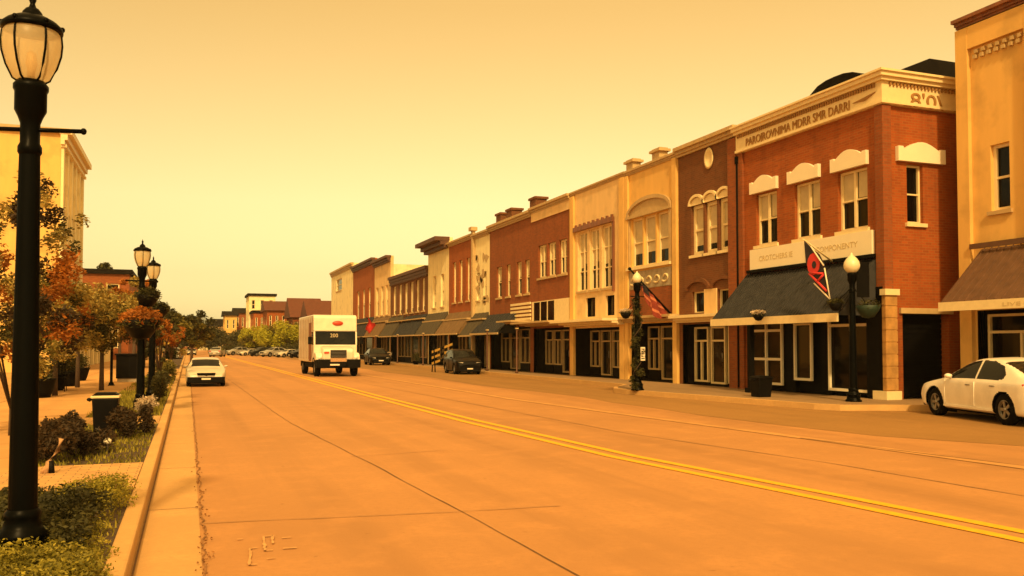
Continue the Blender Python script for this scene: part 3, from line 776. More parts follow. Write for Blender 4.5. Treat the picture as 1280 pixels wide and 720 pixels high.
# ---- E/F: brick pair
def simple(i, name, label, mat, toppx, toppy, wpx, wy, belt_y, nshop, doorbay, cmat='trim_tan', parapet=None, chim=(), frame='trim_cream', rows=2, blind=.5, cols=1, dent=0, ch=.3, cp=.25, glassm='glass_dark', sill='trim_tan', hoodf=None):
    T, u0, u1 = bld(i, name, label); zt = topz(toppx, toppy); pm = (EDGE[i]+EDGE[i+1])/2
    z0, z1 = topz(pm, wy[1]), topz(pm, wy[0]); belt = topz(pm, belt_y)
    ws = [(yr(b_, XF), yr(a_, XF), z0, z1) for a_, b_ in wpx]
    shell(T, RIGHT, u0, u1, zt, 12, mat, ws+[(u0+.25, u1-.25, .15, belt-.25)], back=2.6 if i in (8, 10, 11) else 0)
    for w in ws: window(T, RIGHT, w, frame=frame, cols=cols, rows=rows, blind=blind, fw=.09, sill=sill, hood=hoodf, pane=glassm)
    if parapet: MB().pbox(RIGHT, u0+.01, u1-.01, zt-parapet, zt-.02, .003, .06).build('parapet_band', 'stucco_peach', T)
    cornice(T, RIGHT, u0, u1, zt+.02, ch, cp, cmat, dent)
    cornice(T, RIGHT, u0, yr(646, XF) if i == 5 else u1, belt+.06, .2, 1.3 if i in (4, 5) else .5, 'trim_tan', name='canopy')
    storefront(T, RIGHT, u0+.25, u1-.25, belt-.25, nshop, doorbay, frame='trim_tan', deep=.8)
    for px in chim:
        u = yr(px, XF+1.2); o = MB().box(XF+.02, XF+.7, u-.45, u+.45, zt+.025, zt+.55).box(XF-.05, XF+.78, u-.53, u+.53, zt+.55, zt+.68).build('chimney', 'brick_dark', T)
    return T, u0, u1, zt, belt
T = simple(4, 'brick_building', 'rust brick building with a pale parapet band above three paired windows', 'brick_rust', 690, 252, [(673, 683), (685, 695), (699, 709)], (303, 345), 404, 4, 1, parapet=.75, chim=(690,), cols=2)
Ed, u0, u1, zt, belt = T
m = MB().pbox(RIGHT, u0+.1, u1-.1, belt+.09, belt+1.25, .004, .05); o = m.build('transom_panel', 'trim_cream', Ed)
m = MB()
for k in range(3): c = u0+.3+(u1-u0)*.33+k*1.0; m.pbox(RIGHT, c, c+.8, belt+.15, belt+1.2, .05, .07)
m.build('transom_pane', 'glass_dark', o)
T = simple(5, 'long_brick_building', 'long red brown brick building with four narrow windows and one large dark awning', 'brick_rust', 638, 274, [(621, 627), (633, 638), (646, 652), (656, 662)], (330, 370), 404, 4, 2, chim=(645, 659), ch=.35)
Fd, u0, u1, zt, belt = T
m = MB()
for k in range(5): m.pbox(RIGHT, u0+.1, u0+(u1-u0)*.45, belt+.12+k*.22, belt+.12+k*.22+.13, .004, .08)
m.build('louvred_panel', 'trim_cream', Fd)
awning(Fd, RIGHT, yr(645, XF), yr(609, XF), topz(630, 392), topz(630, 416), 1.15, 'awning_dark', 'trim_tan', .12, seams=10)
T = simple(6, 'narrow_beige_building', 'narrow pale building with mottled plaster between two red brick buildings', 'stucco_cream', 602, 291, [(596, 600), (604, 608)], (340, 375), 400, 2, 1, chim=())
Hd, u0, u1, zt, belt = T
MB().pbox(RIGHT, u1-.35, u1-.01, .152, zt+.3, .004, .2).pbox(RIGHT, u1-.5, u1+.1, zt+.3, zt+.55, -.1, .35).build('pier', 'trim_tan', Hd)
awning(Hd, RIGHT, u0+.1, u1-.1, topz(602, 391), topz(602, 419), 1.1, 'awning_olive', 'trim_tan', .1, seams=4)
m = MB()
for k in range(14): uu = random.uniform(u0+.4, u1-.4); z_ = random.uniform(belt+1, zt-1.3); m.prism([RIGHT.p(uu+random.uniform(.2, .5)*math.cos(a_), z_+random.uniform(.15, .4)*math.sin(a_), .003) for a_ in (0, 1, 2, 3, 4, 5)], (-.012, 0, 0))
m.build('plaster_patch', 'trim_tan', Hd)
T = simple(7, 'red_building', 'red brick building with tall pale windows, second from the narrow pale building on its far side', 'brick_red', 576, 299, [(566, 570), (574, 578), (583, 587)], (325, 377), 400, 3, 1, rows=1, blind=.95)
T[0]['label'] = 'red brick building with tall pale windows beyond the narrow mottled pale building'
awning(T[0], RIGHT, T[1]+.1, T[2]-.1, topz(576, 390), topz(576, 417), 1.15, 'awning_tan', 'trim_tan', .1, seams=6)
T = simple(8, 'cream_building', 'cream building with a deep dark projecting cornice and two slim windows', 'stucco_cream', 548, 302, [(541, 545), (551, 555)], (344, 384), 402, 3, 1, cmat='trim_dark', ch=.8, cp=1.1, blind=.9)
awning(T[0], RIGHT, T[1]+.1, T[2]-.1, topz(548, 391), topz(548, 418), 1.15, 'awning_olive', 'trim_tan', .1, seams=8)
n6 = [(491+i*7.2, 495+i*7.2) for i in range(6)]
T = simple(9, 'low_brown_building', 'lower brown building with a ribbon of six tall windows under an ornate dark cornice', 'brick_dark', 512, 340, n6, (353, 391), 401, 5, 2, cmat='trim_dark', ch=.7, cp=.3, dent=.5, blind=.95, rows=1)
awning(T[0], RIGHT, T[1]+.1, T[1]+(T[2]-T[1])*.55, topz(520, 394), topz(520, 419), 1.15, 'awning_dark', 'trim_tan', .1, seams=8)
awning(T[0], RIGHT, T[1]+(T[2]-T[1])*.6, T[2]-.1, topz(500, 395), topz(500, 420), 1.15, 'awning_olive', 'trim_tan', .1, seams=6)
T = simple(10, 'plain_cream_building', 'tall cream building with three narrow strips of window, left of the low brown building', 'stucco_peach', 478, 324, [(470, 473), (476, 479), (482, 485)], (358, 394), 403, 3, 1, cmat='trim_dark', ch=.6, cp=.5)
awning(T[0], RIGHT, T[1]+.1, T[2]-.1, topz(478, 396), topz(478, 420), 1.15, 'awning_tan', 'trim_tan', .1, seams=6)
T = simple(11, 'far_red_building', 'tall red building with three narrow windows rising just right of the delivery truck', 'brick_red', 454, 329, [(446, 449), (453, 456), (460, 463)], (362, 400), 405, 3, 1, ch=.6, cp=.4, cmat='trim_dark')
awning(T[0], RIGHT, T[1]+.1, T[2]-.1, topz(454, 398), topz(454, 421), 1.15, 'awning_dark', 'trim_tan', .1, seams=6)
T = simple(12, 'end_cream_building', 'cream end building of the row rising behind the delivery truck', 'stucco_cream', 428, 335, [(420, 427)], (347, 362), 408, 4, 1, blind=0, ch=.6, cp=.3)

# ---- G: beige building at the right edge of the picture
XG = 20.1
GP = Plane((XG, 0, 0), (0, 1, 0), (-1, 0, 0))
g1 = yr(1204, XG); g0 = 4.0
G = thing('pilastered_building', 'tall orange stucco building at the right edge with recessed panels and a brown metal awning', 'building', (XG, 10, .12), ROW)
zG = onX(1199, 24, XG-.25)[1]
wz0, wz1 = onX(1254, 262, XG)[1], onX(1254, 178, XG)[1]
wu = (yr(1266, XG), yr(1242, XG)); pitch_ = wu[1]-wu[0]+1.35
ws = [(wu[0]-i*pitch_, wu[1]-i*pitch_, wz0, wz1) for i in range(5)]
shell(G, GP, g0, g1, zG, 14, 'stucco_orange', ws+[(g0+.4, yr(1222, XG), .15, 2.6)])
for w in ws: window(G, GP, w, cols=1, rows=2, fw=.09, sill='trim_tan')
zpt = onX(1240, 68, XG)[1]; awt = onX(1240, 303, XG)[1]
m = MB()
m.pbox(GP, yr(1219, XG), g1-.005, .152, zG-.25, .003, .13)
for i in range(5):
    c = (wu[0]+wu[1])/2-i*pitch_-pitch_/2-.05; m.pbox(GP, c-.14, c+.14, awt, zG-.25, .003, .13)
m.pbox(GP, g0, yr(1219, XG), zpt+.35, zG-.25, .004, .12)
m.mi = 1
for i in range(5):
    for r_ in range(2):
        for j in range(7):
            c = (wu[0]+wu[1])/2-i*pitch_-.66+j*.22-.05*r_; m.pbox(GP, c-.05, c+.05, zpt+.03+r_*.14, zpt+.13+r_*.14, .003, .10)
m.build('panel_frame', ['stucco_orange', 'trim_tan'], G)
cornice(G, GP, g0, g1, zG+.02, .22, .25, 'wood_door')
Xa = 18.6
zb_ = onX(1176, 378, Xa)[1]; uaw = yr(1176, Xa)
awning(G, GP, g0+.4, min(uaw, yr(1226, XG)+.15), awt-.15, zb_, XG-Xa, 'awning_brown', 'trim_cream', .24, seams=60)
MB().pbox(GP, g0+.4, yr(1226, XG)+.15, awt-.14, awt, .14, .2).build('awning_rail', 'awning_brown', G)
text_on(G, 'lettering', "LIVE 9", Plane((Xa-.05, 0, 0), (0, 1, 0), (-1, 0, 0)), yr(1272, Xa), zb_-.13, .7, .09, 'lettering_faint', .003, .005)
storefront(G, GP, g0+.4, yr(1222, XG), 2.6, 6, 3, deep=.4, bulk=.6, trans=.55)

# ---- buildings beyond the row
FARG = 'buildings at the far end of the street'
def far_block(name, label, x0, x1, y0, y1, z, mat, roof=None, wn_=3, fl=2, roofmat='roof_dark', rh=0):
    T = thing(name, label, 'building', ((x0+x1)/2, y0, 0), FARG)
    pf = Plane((0, y0, 0), (1, 0, 0), (0, -1, 0)); ps = Plane((x0, 0, 0), (0, 1, 0), (-1, 0, 0))
    fh = z/fl
    hf = [(x0+(x1-x0)*(i+.3)/wn_, x0+(x1-x0)*(i+.7)/wn_, fh*(k+.3), fh*(k+.78)) for i in range(wn_) for k in range(fl)]
    ns = max(2, int((y1-y0)/4)); hs = [(y0+(y1-y0)*(i+.3)/ns, y0+(y1-y0)*(i+.7)/ns, fh*(k+.3), fh*(k+.78)) for i in range(ns) for k in range(fl)]
    m = MB(); m.wall(pf, x0, x1, 0, z, hf); m.wall(ps, y0, y1, 0, z, hs)
    m.quadpts([(x1, y0, 0), (x1, y1, 0), (x1, y1, z), (x1, y0, z)]); m.quadpts([(x0, y1, 0), (x1, y1, 0), (x1, y1, z), (x0, y1, z)])
    m.build('wall', mat, T, recalc=False)
    for pl, hh in ((pf, hf), (ps, hs)):
        for h in hh: window(T, pl, h, cols=1, rows=2, fw=.12, sill=None)
    if rh:
        ym = (y0+y1)/2
        MB().prism([(x0-.5, y0-.5, z), (x0-.5, y1+.5, z), (x0-.5, ym, z+rh)], (x1-x0+1, 0, 0)).build('roof', roofmat, T)
    else:
        MB().box(x0-.3, x1+.3, y0-.3, y1+.3, z+.003, z+.5).build('roof', roofmat, T)
    return T
def fb(name, label, px0, px1, ytop, d, mat, dep=10, **k):
    Y = at((px0+px1)/2, d)[1]; x0 = onY(px0, 400, Y)[0]; x1 = onY(px1, 400, Y)[0]; z = onY((px0+px1)/2, ytop, Y)[1]-k.get('rh', .5)
    return far_block(name, label, x0, x1, Y, Y+dep, z, mat, **k)
fb('gabled_hall', 'brick hall with a dark red gabled roof rising just over the delivery truck', 388, 436, 374, 140, 'brick_rust', rh=3.2, roofmat='roof_red', wn_=5)
fb('gabled_house', 'brick house with a steep dark red roof between the street trees and the truck', 366, 402, 371, 150, 'brick_rust', rh=3.6, roofmat='roof_red', wn_=4)
fb('arched_hall', 'wide red brick hall with a low brown roof behind the round trees', 334, 374, 375, 162, 'brick_red', rh=2.0, roofmat='roof_red', wn_=5)
pt_ = fb('pale_tower', 'pale yellow square block standing highest above the far round trees', 311, 344, 367, 185, 'stucco_cream', fl=3)
fb('low_brick_shop', 'low red brick shop front in front of the pale yellow block', 317, 338, 388, 176, 'brick_red', wn_=3)
fb('orange_block', 'orange walled block with a dark roof to the left of the pale yellow block', 281, 296, 388, 200, 'stucco_orange', rh=1.2, wn_=2)
fb('dark_roofed_block', 'brown block with a dark ragged roof between the orange block and the pale yellow block', 294, 313, 384, 212, 'brick_rust', rh=1.4, wn_=3)
fb('sloping_block', 'pale block with a sloping dark roof left of the orange block', 262, 283, 398, 235, 'stucco_peach', rh=2.2, wn_=3)
fb('low_far_block', 'lowest cream block at the far left of the distant row', 248, 265, 409, 300, 'stucco_cream', rh=1.2, wn_=3)
far_block('distant_block', 'small brown block closing the street between the dark trees', -2, 9, 420, 432, 8.0, 'brick_rust', rh=3)

# ---- left side: cream building, red building
LX = -7.0
LB = thing('cornice_building', 'tall cream building on the left with a projecting cornice and tall windows behind the trees', 'building', (LX, 60, .12))
LP = Plane((LX, 0, 0), (0, 1, 0), (1, 0, 0))
y0_ = onX(74, 300, LX)[0]; y1_ = onX(107, 300, LX+.3)[0]
zL = onY(66, 161, y0_)[1]
LE = Plane((0, y0_, 0), (1, 0, 0), (0, -1, 0))
n = 5; hh = []
for i in range(n):
    a_ = y0_+1+(y1_-y0_-1)*(i+.2)/n; c_ = y0_+1+(y1_-y0_-1)*(i+.75)/n; hh += [(a_, c_, 5.2, 9.6), (a_-.3, c_+.3, .15, 3.6)]
m = MB(); m.wall(LP, y0_, y1_, .12, zL, hh); m.mi = 1; m.wall(LE, LX-26, LX, .12, zL, [(LX-4-i*4, LX-2.6-i*4, 5.4, 8.6) for i in range(1, 5)]); m.mi = 0
m.quadpts([(LX-26, y1_, .1), (LX, y1_, .1), (LX, y1_, zL), (LX-26, y1_, zL)]); m.build('wall', ['stucco_cream', 'stucco_orange'], LB, recalc=False)
for h in hh: window(LB, LP, h, cols=2, rows=3 if h[2] > 2 else 2, sill='trim_cream' if h[2] > 2 else None, fw=.09, hood='flat' if h[2] > 2 else None)
for i in range(1, 5): window(LB, LE, (LX-4-i*4, LX-2.6-i*4, 5.4, 8.6))
cornice(LB, LP, y0_-.2, y1_, zL+.02, .9, .6, 'trim_cream', dent=.6); cornice(LB, LP, y0_, y1_, 4.6, .5, .3, 'trim_cream', name='belt_cornice')
MB().pbox(LE, LX-26, LX+.5, zL-.25, zL+.02, .003, .25).build('coping', 'trim_tan', LB)
m = MB()
for i in range(n+1): c = y0_+.05+(y1_-y0_-.7)*i/n; m.pbox(LP, c, c+.55, .152, zL-.95, .003, .16)
m.build('pilasters', 'stucco_cream', LB)
MB().box(LX-26, LX-.02, y0_+.02, y1_-.02, zL-.4, zL-.3).build('roof', 'roof_dark', LB)
LB2 = thing('low_shop_building', 'cream shop building with tall dark openings beyond the left cornice building', 'building', (LX, 85, .12))
m = MB(); hh = [(y1_+1+i*3.2, y1_+3.2+i*3.2, .15, 3.3) for i in range(6)]; m.wall(LP, y1_+.02, 95, .12, 5.4, hh); m.quadpts([(LX-18, y1_+.02, .1), (LX, y1_+.02, .1), (LX, y1_+.02, 5.4), (LX-18, y1_+.02, 5.4)]); m.quadpts([(LX-18, y1_+.02, 5.4), (LX, y1_+.02, 5.4), (LX, 95, 5.4), (LX-18, 95, 5.4)]); m.build('wall', 'stucco_cream', LB2, recalc=False)
for h in hh: window(LB2, LP, h, sill=None, cols=2, rows=1)
cornice(LB2, LP, y1_+.02, 95, 5.42, .5, .3, 'trim_cream')
far_block('red_end_building', 'red brown brick building seen end-on between the left trees and the double lamp heads', -15.5, -5.9, 100, 125, 9.2, 'brick_rust', wn_=3)

# ------------------------------------------------------------------ street lamps
def lamp_model(label, arm=True, acorn=False, gs=1.0):
    T = local_thing('street_lamp', label, 'street lamp', 'black acorn-globe street lamps')
    m = MB()
    m.lathe([(.001, 0), (.22, 0), (.22, .04), (.185, .07), (.175, .17), (.19, .18), (.19, .21), (.15, .25), (.128, .31), (.138, .33), (.138, .36), (.115, .39)], seg=24)
    m.build('lamp_base', 'lamp_iron', T)
    m = MB().lathe([(.108, .38), (.102, 1.2), (.092, 2.0), (.079, 3.05)], seg=32, ribs=1, ribd=.09); m.build('post', 'lamp_iron', T)
    m = MB().lathe([(.079, 3.04), (.092, 3.06), (.092, 3.10), (.076, 3.13), (.076, 3.28), (.095, 3.33), (.122, 3.38), (.122, 3.52), (.134, 3.54), (.134, 3.57), (.10, 3.61), (.001, 3.61)], seg=24); m.build('collar', 'lamp_iron', T)
    gp = [(.10, 3.60), (.135, 3.62), (.185, 3.72), (.215, 3.82), (.222, 3.90), (.215, 3.97), (.195, 4.0)]
    if acorn:
        MB().lathe([(r_*gs, 3.60+(z_-3.60)*gs) for r_, z_ in [(.10, 3.60), (.19, 3.66), (.25, 3.76), (.265, 3.86), (.24, 3.97), (.17, 4.08), (.09, 4.16), (.05, 4.20), (.03, 4.26), (.001, 4.29)]], seg=28).build('globe', 'globe_acorn', T)
        MB().tube([(-.30, 0, 3.15), (.30, 0, 3.15)], .015).build('banner_arm', 'lamp_iron', T)
        return T
    m = MB().lathe(gp, seg=28); g = m.build('globe', 'globe_glass', T)
    m = MB()
    for k in range(6):
        a = math.pi/3*k+.3
        m.tube([(r*1.02*math.cos(a), r*1.02*math.sin(a), z) for r, z in gp], .009, 6)
    m.build('rib', 'lamp_iron', T)
    m = MB().lathe([(.001, 3.62), (.03, 3.62), (.03, 3.68), (.045, 3.74), (.035, 3.82), (.001, 3.84)], seg=12); m.build('bulb', 'bulb', T)
    if gs != 1: pass
    m = MB().lathe([(.20, 3.985), (.235, 3.99), (.235, 4.02), (.19, 4.06), (.13, 4.09), (.08, 4.10), (.075, 4.13), (.05, 4.16), (.03, 4.17), (.018, 4.2), (.03, 4.23), (.012, 4.26), (.001, 4.30)], seg=24)
    for k in range(6):
        a = math.pi/3*k+.3; m.ball((.225*math.cos(a), .225*math.sin(a), 4.03), .022, seg=8, rings=5)
    m.build('cap', 'lamp_iron', T)
    if arm:
        m = MB().tube([(-.42, 0, 3.235), (.42, 0, 3.235)], .017).ball((-.42, 0, 3.235), .026, seg=8, rings=6).ball((.42, 0, 3.235), .026, seg=8, rings=6); m.build('banner_arm', 'lamp_iron', T)
    return T
lamp = lamp_model('black street lamp closest to the camera with a thin cross arm, standing in the grass')
lamp.scale = (.86, .86, .949); lamp.location = (-1.08, 6.98, .13); lamp.rotation_euler = (0, 0, R(-12))
dup(lamp, (-1.05, 22.5, .13), R(20), 'black street lamp rising from a flower basket between the left kerb and pavement')
dup(lamp, (-.95, 26.6, .13), R(80), 'black street lamp just behind and right of the one with the orange flower basket')
lamp2 = lamp_model('black street lamp in front of the corner building with a green hanging basket', acorn=True, gs=.84)
x_, y_ = onZ(1067, 502, .15); lamp2.location = (x_, y_, .15); lamp2.rotation_euler = (0, 0, R(40)); lamp2.scale = (.96,)*3
lampR = (x_, y_)
lamp3 = lamp_model('black street lamp on the kerb corner wrapped in dark greenery', acorn=True, gs=.6)
x_, y_ = onZ(797, 488, .15); lamp3.location = (x_, y_, .15); lamp3.rotation_euler = (0, 0, R(10))
lampM = (x_, y_)

# ------------------------------------------------------------------ foliage
def leaf_cloud(m, clumps, n, size, flat=.7):
    """leaf-sized faces spread through clumps (centre, rx, ry, rz)"""
    tot = sum(c[1]*c[2]*c[3] for c in clumps)
    for c, rx, ry, rz in clumps:
        k = max(6, int(n*(rx*ry*rz)/tot))
        for _ in range(k):
            while True:
                a = Vector((random.uniform(-1, 1), random.uniform(-1, 1), random.uniform(-1, 1)))
                if a.length < 1: break
            a = a*(.55+.45*random.random())
            p = Vector((c[0]+a.x*rx, c[1]+a.y*ry, c[2]+a.z*rz))
            s = size*random.uniform(.6, 1.3)
            d = Vector((random.gauss(0, 1), random.gauss(0, 1), random.gauss(0, .6))).normalized()
            e = d.cross(Vector((random.gauss(0, 1), random.gauss(0, 1), random.gauss(0, 1)))).normalized()
            m.quadpts([p-d*s, p+e*s*.45, p+d*s, p-e*s*.45])
    return m
def make_tree(name, label, base, h, r, leafs, leaf_n, leaf_s, trunk_r=.09, lean=0, squash=.8, crown_low=.35, group='trees along the street', nclump=26, clump=.3, forks=5):
    T = thing(name, label, 'tree', base, group)
    x, y, z = base; m = MB(); tips = []
    fk = z+h*crown_low
    m.tube([(x, y, z-.05), (x+lean*.3, y, z+h*crown_low*.5), (x+lean*.5, y, fk)], [trunk_r*1.2, trunk_r, trunk_r*.85])
    cz = z+h*(crown_low+1)/2; rz = h*(1-crown_low)/2
    for i in range(forks):
        a = 2*math.pi*i/forks+random.uniform(-.4, .4); rr = r*random.uniform(.45, .8)
        e = Vector((x+lean+rr*math.cos(a), y+rr*math.sin(a), cz+rz*random.uniform(-.1, .6)))
        s = Vector((x+lean*.5, y, fk-.1)); mid = s.lerp(e, .5)+Vector((0, 0, .15*h*.3))
        m.tube([s, mid, e], [trunk_r*.6, trunk_r*.38, trunk_r*.12], 6); tips.append(e)
        for q in range(2):
            e2 = mid+Vector((random.uniform(-1, 1)*r*.5, random.uniform(-1, 1)*r*.5, random.uniform(.1, .6)*rz)); m.tube([mid, e2], [trunk_r*.3, trunk_r*.08], 5); tips.append(e2)
    m.build('trunk', 'bark', T)
    cl = []
    for i in range(nclump):
        if i < len(tips): c = tips[i]
        else:
            while True:
                a = Vector((random.uniform(-1, 1), random.uniform(-1, 1), random.uniform(-1, 1)))
                if .35 < a.length < 1: break
            c = Vector((x+lean+a.x*r, y+a.y*r, cz+a.z*rz))
        k = clump*r*random.uniform(.6, 1.3); cl.append((c, k, k, k*squash))
    parts = leafs if isinstance(leafs, (list, tuple)) else [leafs]
    for j, lm in enumerate(parts):
        mm = leaf_cloud(MB(), cl[j::len(parts)], leaf_n//len(parts), leaf_s); mm.build('crown', lm, T, recalc=False)
    return T
x, y = at(16, 14.5); make_tree('young_tree', 'nearest left tree with sparse mottled leaves behind the closest lamp', (x, y, .13), 4.5, 1.35, ['leaf_pale', 'leaf_plum', 'leaf_dark', 'leaf_orange', 'leaf_plum'], 15000, .044, .035, squash=1.0, crown_low=.12, nclump=100, clump=.17, forks=6)
x, y = at(70, 26); make_tree('young_tree', 'low spreading tree with pale speckled leaves in front of the left shop windows', (x, y, .13), 3.7, 1.7, ['leaf_pale', 'leaf_olive', 'leaf_pale'], 13000, .055, .07, crown_low=.32, nclump=50, clump=.27)
x, y = at(98, 31); make_tree('young_tree', 'full golden-leaved tree between the two pale speckled trees on the left', (x, y, .13), 3.9, 1.6, ['leaf_pale', 'leaf_pale', 'leaf_orange', 'leaf_dark'], 11000, .055, .07, crown_low=.35, nclump=48, clump=.3)
x, y = at(150, 55); make_tree('autumn_tree', 'golden orange tree before the red end-on brick building', (x, y, .13), 5.6, 2.1, ['leaf_orange', 'leaf_pale', 'leaf_dark'], 8000, .10, .1, crown_low=.3)
x, y = at(128, 29); make_tree('young_tree', 'low pale-leaved tree between the pavement and the orange flower basket lamp', (x, y, .13), 3.6, 1.5, ['leaf_pale', 'leaf_pale', 'leaf_olive', 'leaf_dark'], 13000, .055, .07, crown_low=.38, nclump=45, clump=.3)
x, y = at(168, 40); make_tree('autumn_tree', 'rust orange leaved tree left of the double lamp heads', (x, y, .13), 4.6, 1.15, ['leaf_orange', 'leaf_orange', 'leaf_pale'], 9000, .075, .08, crown_low=.45)
x, y = at(214, 46); make_tree('autumn_tree', 'small amber tree right behind the pair of left lamps', (x, y, .13), 2.9, 1.0, ['leaf_orange', 'leaf_pale'], 3000, .09, .06, crown_low=.3)
x, y = at(200, 33); make_tree('street_tree', 'dark slender tree by the kerb behind the pair of left lamps', (x, y, .13), 3.5, .7, ['leaf_dark', 'leaf_dark', 'leaf_orange'], 2500, .07, .07, crown_low=.15)
x, y = at(240, 78); make_tree('street_tree', 'dark round tree left of the street beyond the white car', (x, y, 0), 4.9, 2.1, ['leaf_dark', 'leaf_olive'], 5000, .16, .12, crown_low=.3)
x, y = at(214, 62); make_tree('street_tree', 'olive bushy tree between the amber tree and the dark round tree', (x, y, 0), 4.3, 1.7, ['leaf_olive', 'leaf_dark'], 4000, .14, .12, crown_low=.2)
x, y = at(180, 60); make_tree('street_tree', 'dark olive tree behind the orange flower basket lamp', (x, y, 0), 3.9, 1.7, ['leaf_dark', 'leaf_olive'], 4000, .14, .12, crown_low=.2)
x, y = at(120, 88); make_tree('street_tree', 'dark bushy tree showing over the red end-on brick building', (-11, 131, 0), 12.5, 3.0, ['leaf_dark', 'leaf_olive'], 4000, .3, .2, crown_low=.4)
for px, d, h, r_, lb in ((322, 152, 5.4, 2.9, 'leftmost of the rounded yellow-green street trees left of the truck'), (346, 148, 5.7, 3.2, 'middle one of the rounded yellow-green street trees left of the truck'), (368, 144, 5.3, 2.9, 'rounded yellow-green street tree nearest the truck')):
    x, y = at(px, d); make_tree('round_tree', lb, (x, y, 0), h, r_, ['leaf_bright', 'leaf_bright', 'leaf_olive'], 7000, .2, .14, crown_low=.18, nclump=40, clump=.42)
for i, (px, d, h, r_, lb) in enumerate(((262, 190, 6.5, 4, 'dark tree to the right of the dark round tree, far down the street'), (285, 200, 5.0, 4, 'dark low tree in front of the far orange block'), (300, 185, 5.2, 3.5, 'dark tree just left of the yellow-green trees'), (225, 150, 6.5, 4, 'dark broad tree far down the left side of the street'), (248, 300, 11, 6, 'most distant tree closing the end of the street'))):
    x, y = at(px, d); make_tree('distant_tree', lb, (x, y, 0), h, r_, 'leaf_dark', 3000, .3, .2, crown_low=.1, nclump=30, clump=.45)
b = MB()
for i in range(60):
    x, y = at(150+i*5, 430+random.uniform(-20, 20)); h = random.uniform(6, 12)
    leaf_cloud(b, [(Vector((x, y, h*.45)), 6, 5, h*.5)], 240, .8)
o = b.build('distant_woodland', 'leaf_dark', recalc=False); props(o, 'dark line of trees closing the horizon at the end of the street', 'woodland', kind='stuff')

def shrub(name, label, c, rx, ry, h, lm, n, s, group='shrubs beside the left kerb', z=.13):
    T = thing(name, label, 'shrub', (c[0], c[1], z), group); cl = []
    m = MB()
    for i in range(7):
        a = i*.9; m.tube([(c[0], c[1], z-.03), (c[0]+rx*.6*math.cos(a), c[1]+ry*.6*math.sin(a), z+h*.7)], [.012, .004], 5)
    m.build('stem', 'bark', T)
    for i in range(16):
        a = random.uniform(0, 6.28); q = random.uniform(.15, .78); k = random.uniform(.22, .4)
        cl.append((Vector((c[0]+rx*q*math.cos(a), c[1]+ry*q*math.sin(a), z+h*random.uniform(.3, .72))), rx*k*1.2, ry*k*1.2, h*.34))
    leaf_cloud(MB(), cl, n, s).build('leaves', lm, T, recalc=False); return T
shrub('hedge_shrub', 'wide low dark plum shrub in front of the black bin', (-1.42, 13.3), .62, 1.25, .50, 'leaf_plum', 6500, .035)
shrub('hedge_shrub', 'low dark shrub filling the left end of the bed before the black bin', (-1.85, 15.0), .38, 1.1, .48, 'leaf_plum', 4000, .035)
shrub('hedge_shrub', 'rounded dark plum shrub right of the black bin', (-.92, 16.2), .36, 1.1, .52, 'leaf_plum', 5000, .035)
shrub('flowering_shrub', 'small flowering shrub at the foot of the lamp with the orange basket', (-.85, 21.2), .3, .7, .45, 'petal_pale', 900, .04)
shrub('flowering_shrub', 'dark leafy shrub at the kerb right of the basket lamp', (-.72, 24.6), .28, .9, .8, 'leaf_dark', 2500, .04)
shrub('hedge_shrub', 'dark low shrub in the verge far behind the basket lamp', (-.9, 31), .5, 1.8, .8, 'leaf_dark', 2500, .05)
shrub('hedge_shrub', 'olive low shrub in the verge beyond the dark low shrub', (-1.0, 41), .6, 3.0, .9, 'leaf_olive', 2500, .06)
b = MB(); cl = []
for i in range(26):
    x, y = at(280+i*3.7, 166-i*1.2); cl.append((Vector((x, y, 1.0)), 1.5, .8, random.uniform(.8, 1.3)))
leaf_cloud(b, cl, 7000, .2)
T = thing('hedge', 'long dark hedge behind the far row of parked cars', 'hedge', (*at(325, 150), 0)); b.build('leaves', 'leaf_dark', T, recalc=False)
m = MB()
for i in range(26): x, y = at(280+i*3.7, 166-i*1.2); m.tube([(x, y, 0), (x+.2, y, 1.0)], [.08, .04], 5)
m.build('stems', 'bark', T)
# near ground cover
b = MB(); cl = []
for i in range(230):
    cx_, cy_ = random.uniform(-1.95, -.6), random.uniform(3.6, 9.75)
    if (cx_+1.12)**2+(cy_-7.0)**2 < .12: continue
    hh_ = .05+.10*max(0, math.sin(cx_*3.1+cy_*1.7)); cl.append((Vector((cx_, cy_, .15+hh_*.6)), .24, .24, hh_))
leaf_cloud(b, cl, 52000, .017)
o = b.build('ground_cover', 'leaf_grass', recalc=False); props(o, 'low yellow green ground cover in the bed around the nearest lamp', 'ground cover', kind='stuff')
b = MB(); cl = []
for i in range(36):
    cx_, cy_ = random.uniform(-1.7, -.72), random.uniform(6.9, 8.9); cl.append((Vector((cx_, cy_, .30)), .22, .22, .13))
leaf_cloud(b, cl, 15000, .024); o = b.build('creeping_shrub', 'leaf_dark', recalc=False); props(o, 'dark creeping shrub patch in the yellow green bed at the lower left', 'shrub', kind='stuff')
b = MB()
for i in range(9000):
    x, y = random.uniform(-2.0, -.54), random.choice((random.uniform(3.2, 9.85), random.uniform(12.15, 18.2), random.uniform(20, 31), random.uniform(20, 46)))
    a = random.uniform(0, 6.28); h = random.uniform(.03, .08)*(1 if y < 20 else 1.6); w = .004+.0006*y
    b.quadpts([(x-w*math.cos(a), y-w*math.sin(a), .13), (x+w*math.cos(a), y+w*math.sin(a), .13), (x+random.gauss(0, .02), y+random.gauss(0, .02), .13+h)])
o = b.build('grass', 'leaf_grass', recalc=False); props(o, 'short patchy grass in the verge between kerb and pavement', 'grass', kind='stuff')
